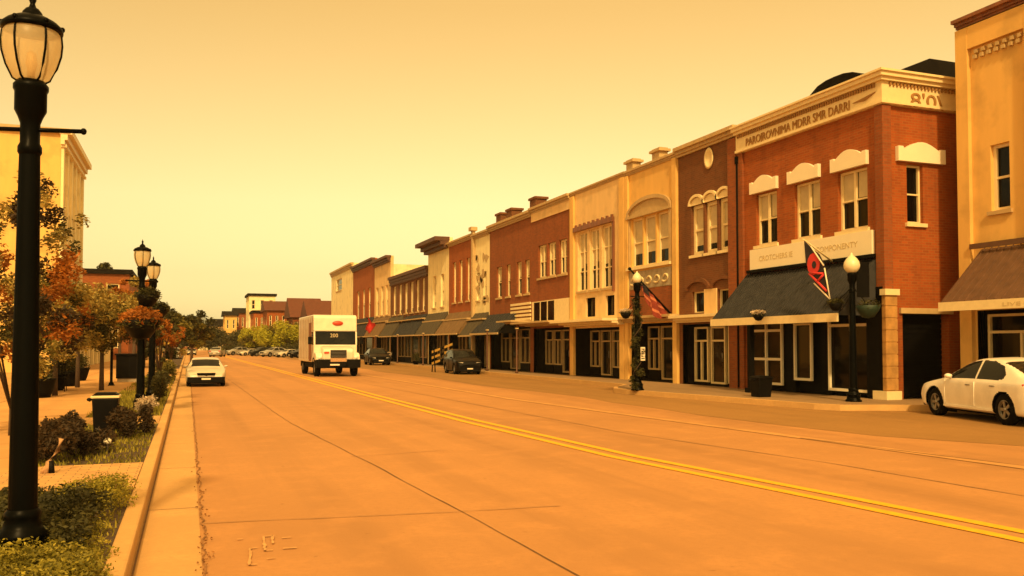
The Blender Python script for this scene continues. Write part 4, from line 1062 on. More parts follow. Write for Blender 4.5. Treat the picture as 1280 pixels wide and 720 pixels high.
# dry leaves along the gutter seam
b = MB()
for i in range(150):
    y = 3.5+abs(random.gauss(0, 1))*5; x = .15+random.gauss(0, .035)
    leaf_cloud(b, [(Vector((x, y, .022)), .01, .01, .006)], 1, .011)
o = b.build('leaf_litter', 'litter_brown', recalc=False); props(o, 'dry brown leaf litter along the gutter edge', 'litter', kind='stuff')

# hanging and standing flower pieces
def basket(name, label, c, r, petals, n=700, s=.045, hang=None, bowl='plastic_dark'):
    T = thing(name, label, 'flower basket', c, 'flower baskets on the lamp posts'); x, y, z = c
    MB().lathe([(.001, -.30*r/.3), (r*.45, -.27*r/.3), (r*.8, -.12*r/.3), (r*.95, 0), (r*.9, .01), (.001, -.02)], c, 16).build('bowl', bowl, T)
    cl = [(Vector((x+r*.7*math.cos(a), y+r*.7*math.sin(a), z+.06)), r*.5, r*.5, r*.45) for a in [k*.785 for k in range(8)]]+[(Vector((x, y, z+r*.45)), r*.7, r*.7, r*.4)]
    leaf_cloud(MB(), cl, n, s).build('flowers', petals, T, recalc=False)
    leaf_cloud(MB(), [(k[0]-Vector((0, 0, r*.25)), k[1], k[2], k[3]*.8) for k in cl], n//2, s).build('leaves', 'leaf_dark', T, recalc=False)
    if hang: MB().tube([(x, y, z+.02), hang], .012, 6).build('hanger', 'lamp_iron', T)
    return T
basket('flower_basket', 'large rust orange flower basket ringed round the left lamp post', (-1.05, 22.42, 2.25), .46, 'leaf_orange', 1800, .05)
basket('flower_basket', 'upper dark trailing basket on the left lamp above the orange one', (-.92, 22.5, 2.85), .28, 'leaf_dark', 700, .04)
basket('flower_basket', 'dark trailing basket on the lamp just behind the orange basket lamp', (-.8, 26.6, 2.7), .3, 'leaf_dark', 800, .05)
xr, yr_ = lampR
basket('flower_basket', 'green bowl hanging on the right of the lamp before the corner building', (xr+.42, yr_-.12, 2.72), .34, 'leaf_dark', 200, .035, (xr+.06, yr_, 3.2), 'plastic_green')
basket('flower_basket', 'small dark basket with white blooms left of the lamp before the corner building', (xr-.34, yr_+.25, 2.78), .20, 'leaf_dark', 350, .035, (xr-.04, yr_, 3.2))
T = thing('street_banner', 'dark cloth banner hanging beside the lamp before the corner building', 'banner', (xr+.28, yr_-.1, 2.9))
m = MB(); 
for i in range(8):
    z0_ = 2.95+i*.12; m.hexa([(xr+.13, yr_-.05, z0_), (xr+.45, yr_-.15, z0_), (xr+.45, yr_-.13+.03*math.sin(i), z0_), (xr+.13, yr_-.03, z0_), (xr+.13, yr_-.05, z0_+.12), (xr+.45, yr_-.15, z0_+.12), (xr+.45, yr_-.13+.03*math.sin(i+1), z0_+.12), (xr+.13, yr_-.03, z0_+.12)])
m.build('cloth', 'dark_paint', T); MB().tube([(xr, yr_, 3.93), (xr+.48, yr_-.15, 3.93)], .012, 6).build('rod', 'lamp_iron', T)
u, z = onX(948, 391, 16.45); basket('flower_basket', 'basket of white flowers at the awning edge of the corner building', (16.45, u, z-.05), .2, 'petal_pale', 500, .045, (16.72, u, z+.12))
# greenery round the middle lamp
xm, ym = lampM
T = thing('climbing_plant', 'dark climbing greenery wrapped round the kerb-corner lamp', 'plant', (xm, ym, .15))
cl = [(Vector((xm+random.uniform(-.12, .12), ym+random.uniform(-.12, .12), z_)), .20, .20, .2) for z_ in [.3+.22*i for i in range(14)]]
leaf_cloud(MB(), cl, 3800, .04).build('leaves', 'leaf_dark', T, recalc=False)
MB().tube([(xm+.15*math.cos(i*.7), ym+.15*math.sin(i*.7), .15+i*.13) for i in range(24)], .015, 6).build('vine', 'bark', T)
T = thing('small_sign', 'small white notice fixed to the kerb-corner lamp post', 'sign', (xm, ym-.15, 1.4)); MB().box(xm+.02, xm+.18, ym-.2, ym-.17, 1.15, 1.6).build('panel', 'white_cloth', T)
m = MB()
for i in range(5): m.box(xm+.04, xm+.16-.05*(i % 2), ym-.204, ym-.2, 1.52-i*.08, 1.55-i*.08)
m.build('print', 'plastic_dark', T)
MB().box(xm+.0, xm+.2, ym-.17, ym-.10, 1.3, 1.5).build('bracket', 'lamp_iron', T)
basket('flower_basket', 'pink and pale flowers hanging left of the kerb-corner lamp', (xm-.3, ym+.25, 2.75), .2, 'petal_pale', 400, .04, (xm-.05, ym, 3.2))

# ------------------------------------------------------------------ flags
def flag_draped():
    p0u, p0z = onX(838, 392, XF-.1); p1 = None
    base = Vector((XF-.1, p0u, p0z)); Xt = 16.5; u, z = onX(787, 336, Xt); tip = Vector((Xt, u, z))
    T = thing('wall_flag', 'slanting dark flagpole with a drooping red flag on the arched building', 'flag', tuple(base))
    MB().tube([base, tip], [.045, .035]).ball(tip, .07).build('pole', 'dark_paint', T)
    m = MB(); N = 22; K = 8
    for i in range(N):
        for k in range(K):
            def pt(i, k):
                t = .12+.66*i/N; q = base.lerp(tip, t); drop = .75*(k/K)*(.35+.65*math.sin(math.pi*min(1, i/N*1.1+.05)))
                return (q.x+.06*math.sin(i*.9+k*.3), q.y+.05*math.sin(k*.8+i), q.z-drop-.04)
            m.mi = 2 if (i > 12 and k < 4) else (0 if k % 4 != 1 else 1)
            m.quadpts([pt(i, k), pt(i+1, k), pt(i+1, k+1), pt(i, k+1)], True)
    m.build('cloth', ['maroon_cloth', 'pink_cloth', 'blue_cloth'], T)
flag_draped()
def kite_flag():
    X = 16.4; f = lambda px, py: Vector((X, *onX(px, py, X)))
    T = thing('pointed_flag', 'pointed dark flag with a red disc and crossed red bars hanging before the cream sign', 'flag', tuple(f(1005, 300)))
    out = [(1005, 301), (1013, 309), (1024, 318), (1030, 330), (1034, 350), (1039, 373), (1030, 366), (1018, 353), (1011, 340), (1007, 327)]
    m = MB().prism([f(*p) for p in out], (.02, 0, 0)); c = m.build('cloth', 'blue_cloth', T)
    m = MB(); cc = f(1017, 330)
    m.prism([cc+Vector((-.01, .26*math.cos(a), .30*math.sin(a)*1.05)) for a in [i*.5236 for i in range(12)]], (.008, 0, 0)); m.build('disc', 'red_cloth', c)
    m = MB(); c2 = f(1018, 331); m.prism([c2+Vector((-.016, .09*math.cos(a), .11*math.sin(a))) for a in [i*.785 for i in range(8)]], (.005, 0, 0)); m.build('disc_centre', 'blue_cloth', c)
    m = MB()
    for a_, b_ in (((1012, 342), (1034, 364)), ((1030, 343), (1022, 352)), ((1013, 341), (1030, 342))):
        m.tube([f(*a_)+Vector((-.012, 0, 0)), f(*b_)+Vector((-.012, 0, 0))], .035, 6)
    m.build('cross', 'red_cloth', c)
    m = MB(); 
    for a_, b_ in (((1031, 335), (1038, 374)), ((1018, 354), (1038, 374)), ((1014, 308), (1030, 332))): m.tube([f(*a_)+Vector((-.012, 0, 0)), f(*b_)+Vector((-.012, 0, 0))], .02, 6)
    m.build('edging', 'white_cloth', c)
    w = Vector((XF-.12, *onX(1042, 328, XF-.12)))
    MB().tube([w, f(1004, 299)], [.03, .02], 8).build('pole', 'trim_cream', T)
kite_flag()
def red_flag():
    X = 17.2; u, z = onX(463, 398, X)
    T = thing('red_flag', 'bright red flag hanging from the awnings just right of the truck', 'flag', (X, u, z))
    MB().tube([(XF-.1, u, z-1.2), (X-.4, u, z+.1)], .05, 6).build('pole', 'dark_paint', T)
    m = MB()
    for i in range(8):
        for k in range(6):
            q = lambda i, k: (X-.3+.9*i/8+.1*math.sin(k), u+.9*(k/6)-.3+.1*math.sin(i), z-.12*i*.8-k*.2+.1*math.sin(i*1.3))
            m.quadpts([q(i, k), q(i+1, k), q(i+1, k+1), q(i, k+1)], True)
    m.build('cloth', 'red_cloth', T)
red_flag()

# ------------------------------------------------------------------ vehicles
def lerp_prof(P, s):
    for (a, za), (b_, zb) in zip(P, P[1:]):
        if s <= b_:
            t = (s-a)/(b_-a) if b_ > a else 0; t = t*t*(3-2*t)*.35+t*.65; return za+(zb-za)*t
    return P[-1][1]
def smooth(P, k=2):
    for _ in range(k):
        Q = [P[0]]
        for a, c in zip(P, P[1:]): Q += [(a[0]*.75+c[0]*.25, a[1]*.75+c[1]*.25), (a[0]*.25+c[0]*.75, a[1]*.25+c[1]*.75)]
        P = Q+[P[-1]]
    return P
def in_poly(x, y, P):
    c = False
    for i in range(len(P)):
        (x1, y1), (x2, y2) = P[i-1], P[i]
        if (y1 > y) != (y2 > y) and x < (x2-x1)*(y-y1)/(y2-y1)+x1: c = not c
    return c
SEDAN = dict(L=4.5, W=1.78, belt=.93, roofw=.70, wb=(.88, 3.55), wr=.335,
    top=[(0, .48), (.03, .62), (.25, .76), (.7, .86), (1.15, .93), (1.3, .97), (1.75, 1.22), (2.1, 1.38), (2.55, 1.44), (3.05, 1.42), (3.5, 1.30), (3.9, 1.12), (4.08, 1.05), (4.35, 1.03), (4.46, .95), (4.5, .6)],
    side=[[(1.42, .98), (1.9, 1.24), (2.12, 1.33), (2.48, 1.375), (2.5, .95), (1.5, .93)], [(2.56, .95), (2.55, 1.375), (2.95, 1.36), (3.35, 1.25), (3.52, 1.08), (3.5, .98), (3.3, .95)]],
    ws=(1.34, 2.02), rs=(3.28, 3.98))
SUV = dict(L=4.7, W=1.85, belt=1.08, roofw=.78, wb=(.9, 3.7), wr=.38,
    top=[(0, .6), (.03, .8), (.3, .98), (1.0, 1.06), (1.3, 1.12), (1.75, 1.45), (2.1, 1.66), (2.6, 1.72), (3.8, 1.70), (4.3, 1.62), (4.55, 1.2), (4.66, 1.05), (4.7, .6)],
    side=[[(1.45, 1.12), (2.0, 1.52), (2.6, 1.62), (2.6, 1.1)], [(2.68, 1.1), (2.68, 1.62), (3.5, 1.61), (3.5, 1.1)], [(3.58, 1.1), (3.58, 1.6), (4.15, 1.55), (4.3, 1.14)]],
    ws=(1.36, 2.02), rs=(4.28, 4.56))
def car(name, label, cat, spec, paint_, group, nu=90, dark_bumper=False):
    T = local_thing(name, label, cat, group); L_, Wd, belt = spec['L'], spec['W'], spec['belt']; hw = Wd/2
    top = smooth(spec['top'], 2); rows = []; NV = None
    def section(s):
        zt = lerp_prof(top, s); e = min(s, L_-s); w = hw*(1-.20*max(0, 1-e/.55)**2.2); zb = .20+.10*max(0, 1-e/.35)
        bt = min(belt, zt-.05); k = max(0, (zt-belt)/.5)
        wr = w*(.93-(.93-spec['roofw'])*min(1, k)); 
        P = [(0, zb), (w*.80, zb), (w*.96, zb+.04), (w*.985, zb+.2), (w, (zb+bt)/2+.03), (w*.985, bt-.06), (w*.955, bt), (wr+ (w*.955-wr)*.25, bt+(zt-bt)*.70), (wr*.96, zt-.03), (wr*.75, zt-.004), (0, zt+.012)]
        P = smooth(P, 3 if nu > 200 else 2); return P
    us = [L_*i/nu for i in range(nu+1)]; us[0] = 0.001
    grid = [section(s) for s in us]; NV = len(grid[0])
    body, glass_, arch = MB(), MB(), MB()
    Y = lambda s: L_/2-s
    def cell(sg, i, j):
        pts = []
        for a, b_ in ((i, j), (i+1, j), (i+1, j+1), (i, j+1)): w, z = grid[a][b_]; pts.append((sg*w, Y(us[a]), z))
        return pts
    for i in range(nu):
        sm_ = (us[i]+us[i+1])/2
        for j in range(NV-1):
            w_ = (grid[i][j][0]+grid[i+1][j][0]+grid[i][j+1][0]+grid[i+1][j+1][0])/4; z_ = (grid[i][j][1]+grid[i+1][j][1]+grid[i][j+1][1]+grid[i+1][j+1][1])/4
            zt = lerp_prof(top, sm_)
            if w_ > hw*.6 and any((sm_-c)**2+(z_-spec['wr'])**2 < (spec['wr']+.055)**2 for c in spec['wb']): continue
            if z_ < spec['wr']*.8 and w_ < hw*.6 and j < 2: pass
            g = False
            if z_ > belt and w_ > hw*.5 and any(in_poly(sm_, z_, P) for P in spec['side']): g = True
            roof_zone = z_ > zt-.05-.0 and w_ < hw*.66
            if (spec['ws'][0] < sm_ < spec['ws'][1] or spec['rs'][0] < sm_ < spec['rs'][1]) and w_ < hw*.70 and z_ > zt-.07: g = True
            for sg in (-1, 1): (glass_ if g else body).quadpts(cell(sg, i, j), True)
    for i in (0, nu):
        body.quadpts([(w, Y(us[i]), z) for w, z in grid[i]]+[(-w, Y(us[i]), z) for w, z in grid[i][::-1][1:]])
    def weld(o):
        bm = bmesh.new(); bm.from_mesh(o.data); bmesh.ops.remove_doubles(bm, verts=bm.verts, dist=.0008); bmesh.ops.recalc_face_normals(bm, faces=bm.faces)
        bm.to_mesh(o.data); bm.free()
    o = body.build('body', paint_, T, recalc=False); weld(o)
    o = glass_.build('window_glass', 'glass_car', T, recalc=False); weld(o)
    m = MB()
    for c in spec['wb']:
        y = Y(c); r_ = spec['wr']+.055
        for sg in (-1, 1):
            prev = None
            for k in range(17):
                a = math.pi*k/16; q = (y+r_*math.cos(a), spec['wr']+r_*math.sin(a))
                if prev: m.quadpts([(sg*hw*.97, *prev), (sg*hw*.97, *q), (sg*hw*.6, *q), (sg*hw*.6, *prev)])
                prev = q
            m.quadpts([(sg*hw*.6, y-r_, .1), (sg*hw*.6, y+r_, .1), (sg*hw*.6, y+r_, .75), (sg*hw*.6, y-r_, .75)])
    m.box(-hw*.8, hw*.8, Y(L_)+.4, Y(0)-.4, .17, .26)
    m.build('wheel_well', 'tyre', T, recalc=False)
    R_ = spec['wr']
    for c in spec['wb']:
        for sg in (-1, 1):
            x = sg*(hw-.13)
            m = MB().lathe([(R_*.62, -.10), (R_*.9, -.105), (R_, -.07), (R_, .07), (R_*.9, .105), (R_*.62, .10)], (x, Y(c), R_), 24, 'x'); w = m.build('wheel', 'tyre', T)
            m = MB(); xo = x+sg*.085
            m.lathe([(R_*.55, 0), (R_*.63, .012*sg), (R_*.63, -.06*sg), (R_*.55, -.05*sg)], (xo, Y(c), R_), 24, 'x')
            for k in range(5):
                a = 2*math.pi*k/5; d = Vector((0, math.cos(a), math.sin(a))); t = Vector((0, -math.sin(a), math.cos(a))); cc = Vector((xo-.01*sg, Y(c), R_))
                p = [cc+d*.03+t*.03, cc+d*R_*.58+t*.035, cc+d*R_*.58-t*.035, cc+d*.03-t*.03]; m.prism(p, (-.02*sg, 0, 0))
            m.lathe([(.001, .012*sg), (.04, .01*sg), (.045, -.02*sg)], (xo, Y(c), R_), 12, 'x'); m.build('rim', 'chrome', w)
            MB().lathe([(.001, 0), (R_*.6, 0)], (x+sg*.02, Y(c), R_), 20, 'x').build('brake_disc', 'plastic_dark', w)
    for sg in (-1, 1):
        m = MB(); sy = Y(.02); z1_ = lerp_prof(top, .16)-.05
        m.hexa([(sg*hw*.50, Y(.10), z1_-.14), (sg*hw*.80, Y(.20), z1_-.13), (sg*hw*.80, Y(.26), z1_-.13), (sg*hw*.50, Y(.2), z1_-.14), (sg*hw*.50, Y(.02), z1_), (sg*hw*.86, Y(.12), z1_-.01), (sg*hw*.86, Y(.30), z1_-.01), (sg*hw*.50, Y(.28), z1_)]); m.build('headlight', 'head_lamp', T, bevel=.01)
        m = MB(); z1_ = spec['belt']-.02; m.hexa([(sg*hw*.56, Y(L_)+.02, z1_-.16), (sg*hw*.845, Y(L_)+.06, z1_-.14), (sg*hw*.96, Y(L_)+.34, z1_-.08), (sg*hw*.60, Y(L_)+.3, z1_-.16), (sg*hw*.56, Y(L_)+.0, z1_), (sg*hw*.85, Y(L_)+.05, z1_), (sg*hw*.965, Y(L_)+.36, z1_-.01), (sg*hw*.60, Y(L_)+.3, z1_)]); m.build('tail_light', 'red_lamp', T, bevel=.01)
        m = MB().ball((sg*(hw+.04), Y(spec['ws'][0]+.25), belt+.06), .09, .65, 10, 6).tube([(sg*hw*.94, Y(spec['ws'][0]+.22), belt+.01), (sg*(hw+.04), Y(spec['ws'][0]+.25), belt+.04)], .03, 6); m.build('wing_mirror', paint_, T)
        for zc, s0, s1 in ((belt-.12, 2.2, 2.36), (belt-.11, 3.1, 3.26)): MB().box(min(sg*(hw*.985), sg*(hw*1.01)), max(sg*(hw*.985), sg*(hw*1.01)), Y(s1), Y(s0), zc-.012, zc+.012).build('door_handle', 'chrome', T)
        m = MB(); 
        for s0 in (1.35, 2.52): m.box(sg*hw*.985-.02, sg*hw*.985+.02, Y(s0)-.004, Y(s0)+.004, .34, belt-.04)
        m.box(sg*hw*.97-.03, sg*hw*.97+.03, Y(spec['wb'][1]-.42), Y(spec['wb'][0]+.42), .27, .32); m.build('door_seam', paint_, T)
    m = MB().hexa([(-hw*.42, Y(.05), .52), (hw*.42, Y(.05), .52), (hw*.42, Y(.15), .52), (-hw*.42, Y(.15), .52), (-hw*.46, Y(-.005), .68), (hw*.46, Y(-.005), .68), (hw*.46, Y(.15), .70), (-hw*.46, Y(.15), .70)])
    for k in range(4): m.box(-hw*.42, hw*.42, Y(.0), Y(-.012), .54+k*.035, .55+k*.035)
    m.ball((0, Y(-.01), .61), .05, 1, 10, 6); m.build('grille', 'plastic_dark', T)
    m = MB().box(-hw*(.93 if dark_bumper else .74), hw*(.93 if dark_bumper else .74), Y(.14), Y(-.02), .2, .50 if dark_bumper else .3); m.build('bumper', 'plastic_dark', T, bevel=.03)
    MB().box(-.2, .2, Y(-.022), Y(-.03), .36, .44).build('number_plate', 'white_cloth', T)
    MB().box(-.2, .2, Y(L_)-.012, Y(L_)-.002, .5, .6).build('number_plate', 'white_cloth', T)
    return T
CARG = 'cars parked and driving on the street'
c1_ = car('parked_sedan', 'white four-door saloon parked at the right edge by the kerb', 'car', SEDAN, 'paint_white', CARG, 280)
hd = R(-17)
fx, fy = onZ(1166, 519, 0)
off = Matrix.Rotation(hd, 3, 'Z') @ Vector((-(SEDAN['W']/2-.02), SEDAN['L']/2-SEDAN['wb'][0], 0))
c1_.location = (fx-off.x, fy-off.y, 0); c1_.rotation_euler = (0, 0, hd); c1_.scale = (.97, .97, .97)
c2_ = car('oncoming_car', 'pale grey car facing the camera at the left kerb with a black lower bumper', 'car', SEDAN, 'paint_pale', CARG, 80, True)
c2_.location = (.70, 38.6, 0); c2_.rotation_euler = (0, 0, R(180)); c2_.scale = (.86, .86, .80)
c3_ = car('dark_suv', 'black off-road car parked at the kerb facing the camera by the tan awning', 'car', SUV, 'paint_black', CARG, 70)
x, y = onZ(584, 466, 0); c3_.scale = (.84,)*3; c3_.location = (15.15, 48.8, 0); c3_.rotation_euler = (0, 0, R(176))
c4_ = car('dark_car', 'dark car parked in front of the far red building right of the truck', 'car', SEDAN, 'paint_black', CARG, 50)
x, y = onZ(468, 459, 0); c4_.location = (15.2, 73.5, 0); c4_.rotation_euler = (0, 0, R(177))
c5_ = car('silver_car', 'silver car driving away in the middle of the far street', 'car', SEDAN, 'paint_silver', CARG, 40)
x, y = at(272, 128); c5_.location = (x, y, 0); c5_.rotation_euler = (0, 0, R(-12))
lab = ['leftmost pale car of the far row parked before the trees', 'second pale car of the far row, beside the leftmost one', 'dark car in the middle of the far parked row', 'pale car right of the dark one in the far parked row', 'pale car under the middle yellow-green tree', 'dark car just left of the truck in the far row']
for i, (px, d) in enumerate(((283, 146), (297, 139), (311, 132), (326, 126), (343, 120), (362, 115))):
    x, y = at(px, d); src = (c5_, c2_, c3_, c5_, c2_, c4_)[i]
    dup(src, (x+2.0, y+1.0, 0), R(118+random.uniform(-6, 6)), lab[i])
for i, (px, d, src, lb) in enumerate(((217, 100, c5_, 'silver car at the far left kerb under the dark trees'), (240, 150, c2_, 'tiny white car furthest down the left lane'))):
    x, y = at(px, d); dup(src, (x, y, 0), R(178), lb)

def truck():
    T = local_thing('delivery_truck', 'tall cream delivery truck facing the camera with a dark windscreen and red oval emblem', 'truck')
    hw = 1.16
    body = MB()
    # cargo box with the cab roof running forward, all one painted shell: y grows to the rear
    body.box(-hw, hw, 1.35, 7.2, .75, 3.32)
    body.prism([(-hw, 1.55, 2.42), (-hw, 1.02, 2.42), (-hw, 1.06, 3.18), (-hw, 1.18, 3.30), (-hw, 1.55, 3.32)], (2*hw, 0, 0))
    b1 = body.build('cargo_body', 'paint_truck', T, bevel=.05)
    MB().prism([(-hw, 1.35, .75), (-hw, .95, .95), (-hw, .95, 1.70), (-hw, 1.35, 1.70)], (2*hw, 0, 0)).build('cab', 'paint_truck', T, bevel=.04)
    m = MB().prism([(-.80, .96, .90), (-.80, .05, .90), (-.80, .0, 1.35), (-.80, .08, 1.47), (-.80, .5, 1.58), (-.80, .96, 1.66)], (1.6, 0, 0)); m.build('bonnet', 'paint_truck', T, bevel=.06)
    for sg in (-1, 1):
        m = MB().prism([(sg*.805, .96, .86), (sg*.805, .10, .86), (sg*.805, .12, 1.12), (sg*.805, .35, 1.26), (sg*.805, .96, 1.30)], (sg*(hw-.80), 0, 0)); m.build('fender', 'paint_truck', T, bevel=.05)
    m = MB(); m.hexa([(-hw*.93, .97, 1.705), (hw*.93, .97, 1.705), (hw*.93, 1.2, 1.705), (-hw*.93, 1.2, 1.705), (-hw*.93, 1.04, 2.415), (hw*.93, 1.04, 2.415), (hw*.93, 1.3, 2.415), (-hw*.93, 1.3, 2.415)])
    g = m.build('windscreen', 'glass_car', T)
    text_on(g, 'lettering', "200", Plane((0, .99, 0), (1, 0, 0), (0, -1, 0)), -.08, 2.2, .42, .2, 'blind', .015, .01, flip=1)
    for k in (-.28, .22): MB().tube([(k-.3, .975, 1.72), (k+.25, 1.0, 1.98)], .012, 5).build('wiper', 'plastic_dark', g)
    m = MB(); 
    for sg in (-1, 1): m.prism([(sg*hw, .96, 1.70), (sg*hw, 1.03, 2.42), (sg*hw*.93, 1.03, 2.42), (sg*hw*.93, .96, 1.70)], (0, .16, 0)); 
    m.build('pillar', 'paint_truck', T)
    for sg in (-1, 1):
     m = MB(); m.hexa([(sg*hw*1.0, 1.15, 1.72), (sg*hw*1.0, 1.75, 1.72), (sg*hw*1.006, 1.75, 1.72), (sg*hw*1.006, 1.15, 1.72), (sg*hw*1.0, 1.2, 2.4), (sg*hw*1.0, 1.75, 2.4), (sg*hw*1.006, 1.75, 2.4), (sg*hw*1.006, 1.2, 2.4)])
     m.build('side_window', 'glass_car', T)
    m = MB().box(-.42, .42, -.03, .06, 1.02, 1.42); gr = m.build('grille', 'plastic_dark', T)
    m = MB()
    for k in range(5): m.box(-.4, .4, -.045, -.031, 1.06+k*.075, 1.075+k*.075)
    m.build('slats', 'chrome', gr)
    MB().box(-.42, .42, -.05, .03, .80, .98).build('lower_grille', 'timber', T)
    m = MB().box(-hw-.01, -.44, -.06, .14, .48, .92).box(.44, hw+.01, -.06, .14, .48, .92).box(-.44, .44, -.02, .14, .5, .78); m.build('bumper', 'plastic_dark', T, bevel=.03)
    MB().box(-.45, .05, -.075, -.062, .60, .68).build('number_plate', 'white_cloth', T)
    for sg in (-1, 1):
        MB().lathe([(.001, -.03), (.10, -.02), (.115, .03)], (sg*.95, 0.09, 1.02), 14, 'y').build('headlight', 'head_lamp', T)
        m = MB().tube([(sg*hw, 1.1, 2.2), (sg*(hw+.22), .9, 2.15), (sg*(hw+.22), .9, 1.75), (sg*hw, 1.1, 1.7)], .015, 6).box(min(sg*(hw+.13), sg*(hw+.31)), max(sg*(hw+.13), sg*(hw+.31)), .87, .93, 1.72, 2.12); m.build('wing_mirror', 'plastic_dark', T)
    m = MB().lathe([(.001, -.02), (.20, -.01), (.22, .03)], (0, 0, 0), 20, 'y'); m.v = [(x*1.35+.12, y+1.0, z*.6+2.86) for x, y, z in m.v]; m.build('emblem', 'emblem_red', T)
    m = MB().box(-.75, -.5, -.03, .03, 1.24, 1.33); m.build('badge', 'emblem_red', T)
    m = MB()
    for k in range(8): m.box(-hw-.012, -hw-.001, 1.5+k*.7, 1.53+k*.7, .9, 3.15)
    m.box(-hw-.02, -hw-.001, 1.85, 2.7, .8, 2.9); m.build('side_panel', 'wood_door', T)
    m = MB().box(-hw+.1, hw-.1, .3, 7.0, .45, .75); m.build('chassis', 'tyre', T)
    for y in (.95, 5.6):
        for sg in (-1, 1):
            w = MB().lathe([(.25, -.14), (.38, -.15), (.44, -.1), (.44, .1), (.38, .15), (.25, .14)], (sg*(hw-.17), y, .44), 22, 'x').build('wheel', 'tyre', T)
            MB().lathe([(.001, .03*sg), (.1, .03*sg), (.14, .08*sg), (.26, .12*sg)], (sg*(hw-.17), y, .44), 16, 'x').build('rim', 'chrome', w)
    for sg in (-1, 1):
        m = MB()
        for k in range(12):
            a0_, a1_ = math.pi*k/12, math.pi*(k+1)/12; m.hexa([(sg*(hw+.02), .95+.5*math.cos(a0_), .46+.5*math.sin(a0_)), (sg*(hw+.02), .95+.56*math.cos(a0_), .46+.56*math.sin(a0_)), (sg*(hw+.02), .95+.56*math.cos(a1_), .46+.56*math.sin(a1_)), (sg*(hw+.02), .95+.5*math.cos(a1_), .46+.5*math.sin(a1_)), (sg*(hw-.3), .95+.5*math.cos(a0_), .46+.5*math.sin(a0_)), (sg*(hw-.3), .95+.56*math.cos(a0_), .46+.56*math.sin(a0_)), (sg*(hw-.3), .95+.56*math.cos(a1_), .46+.56*math.sin(a1_)), (sg*(hw-.3), .95+.5*math.cos(a1_), .46+.5*math.sin(a1_))])
        m.build('wheel_arch', 'plastic_dark', T)
    return T
t_ = truck(); x, y = onZ(423, 471, 0); t_.location = (x, y, 0); t_.rotation_euler = (0, 0, R(0.5))

# ------------------------------------------------------------------ street furniture
def bin_(name, label, x, y, w, h, z=.15, rim='trim_cream'):
    T = thing(name, label, 'bin', (x, y, z))
    m = MB().hexa([(x-w*.42, y-w*.42, z), (x+w*.42, y-w*.42, z), (x+w*.42, y+w*.42, z), (x-w*.42, y+w*.42, z), (x-w*.5, y-w*.5, z+h*.86), (x+w*.5, y-w*.5, z+h*.86), (x+w*.5, y+w*.5, z+h*.86), (x-w*.5, y+w*.5, z+h*.86)])
    m.build('bin_body', 'plastic_dark', T, bevel=.02)
    MB().box(x-w*.54, x+w*.54, y-w*.54, y+w*.54, z+h*.865, z+h*.93).build('rim', rim, T, bevel=.01)
    MB().hexa([(x-w*.5, y-w*.5, z+h*.935), (x+w*.5, y-w*.5, z+h*.935), (x+w*.5, y+w*.5, z+h*.935), (x-w*.5, y+w*.5, z+h*.935), (x-w*.36, y-w*.36, z+h*1.0), (x+w*.36, y-w*.36, z+h*1.0), (x+w*.36, y+w*.36, z+h*1.0), (x-w*.36, y+w*.36, z+h*1.0)]).build('lid', 'plastic_dark', T)
    MB().tube([(x-w*.56, y-w*.2, z+h*.8), (x-w*.66, y-w*.2, z+h*.83), (x-w*.66, y+w*.2, z+h*.83), (x-w*.56, y+w*.2, z+h*.8)], .025, 6).build('handle', 'plastic_dark', T)
    return T
x, y = at(134, 15.2); bin_('litter_bin', 'black square litter bin with a pale rim among the plum shrubs', x, y, .42, .68)
x, y = onZ(950, 496, .15); bin_('pavement_bin', 'black bin on the right pavement in front of the corner building', x, y-.05, .48, .62, rim='plastic_dark')
T = thing('awning_post', 'dark square post between the awning edge and the black pavement bin', 'post', (16.9, yr(938, 16.9), .15))
u = yr(938, 16.9); MB().box(16.82, 16.98, u-.08, u+.08, .25, zbA+.05).build('shaft', 'dark_paint', T); MB().box(16.76, 17.04, u-.14, u+.14, .152, .3).build('foot', 'dark_paint', T)
x, y = onZ(139, 482, .15)
T = thing('bollard_post', 'thin dark post on the left pavement beyond the litter bin', 'post', (x, y, .15)); MB().lathe([(.001, 0), (.09, 0), (.09, .1), (.05, .14), (.05, 1.5), (.07, 1.52), (.07, 1.6), (.001, 1.66)], (x, y, .15), 12).build('shaft', 'lamp_iron', T)
MB().lathe([(.12, 0), (.12, .04), (.001, .05)], (x, y, .15), 12).build('foot', 'lamp_iron', T)
x, y = at(163, 36)
T = thing('utility_cabinet', 'dark metal cabinet in the verge beyond the basket lamp', 'cabinet', (x, y, .15)); MB().box(x-.5, x+.5, y-.35, y+.35, .3, 1.25).build('cabinet_body', 'dark_paint', T, bevel=.02); MB().box(x-.55, x+.55, y-.4, y+.4, 1.25, 1.32).build('lid', 'plastic_dark', T); MB().box(x-.45, x+.45, y-.3, y+.3, .13, .3).build('plinth', 'stone_grey', T)
MB().box(x-.01, x+.01, y-.36, y-.351, .35, 1.2).build('door_seam', 'plastic_dark', T)
def patio(x, y, label, rz):
    T = thing('bistro_chair', label, 'chair', (x, y, .15), 'dark metal chairs and planters on the left pavement')
    m = MB().box(x-.22, x+.22, y-.22, y+.22, .58, .62); m.build('seat', 'dark_paint', T)
    m = MB()
    for k in range(5): m.box(x-.2+k*.09, x-.17+k*.09, y+.19, y+.22, .62, 1.0)
    m.box(x-.22, x+.22, y+.185, y+.225, 1.0, 1.06); m.build('backrest', 'dark_paint', T)
    for sx_ in (-1, 1):
        for sy_ in (-1, 1): MB().tube([(x+sx_*.19, y+sy_*.19, .58), (x+sx_*.23, y+sy_*.23, .15)], .015, 6).build('leg', 'dark_paint', T)
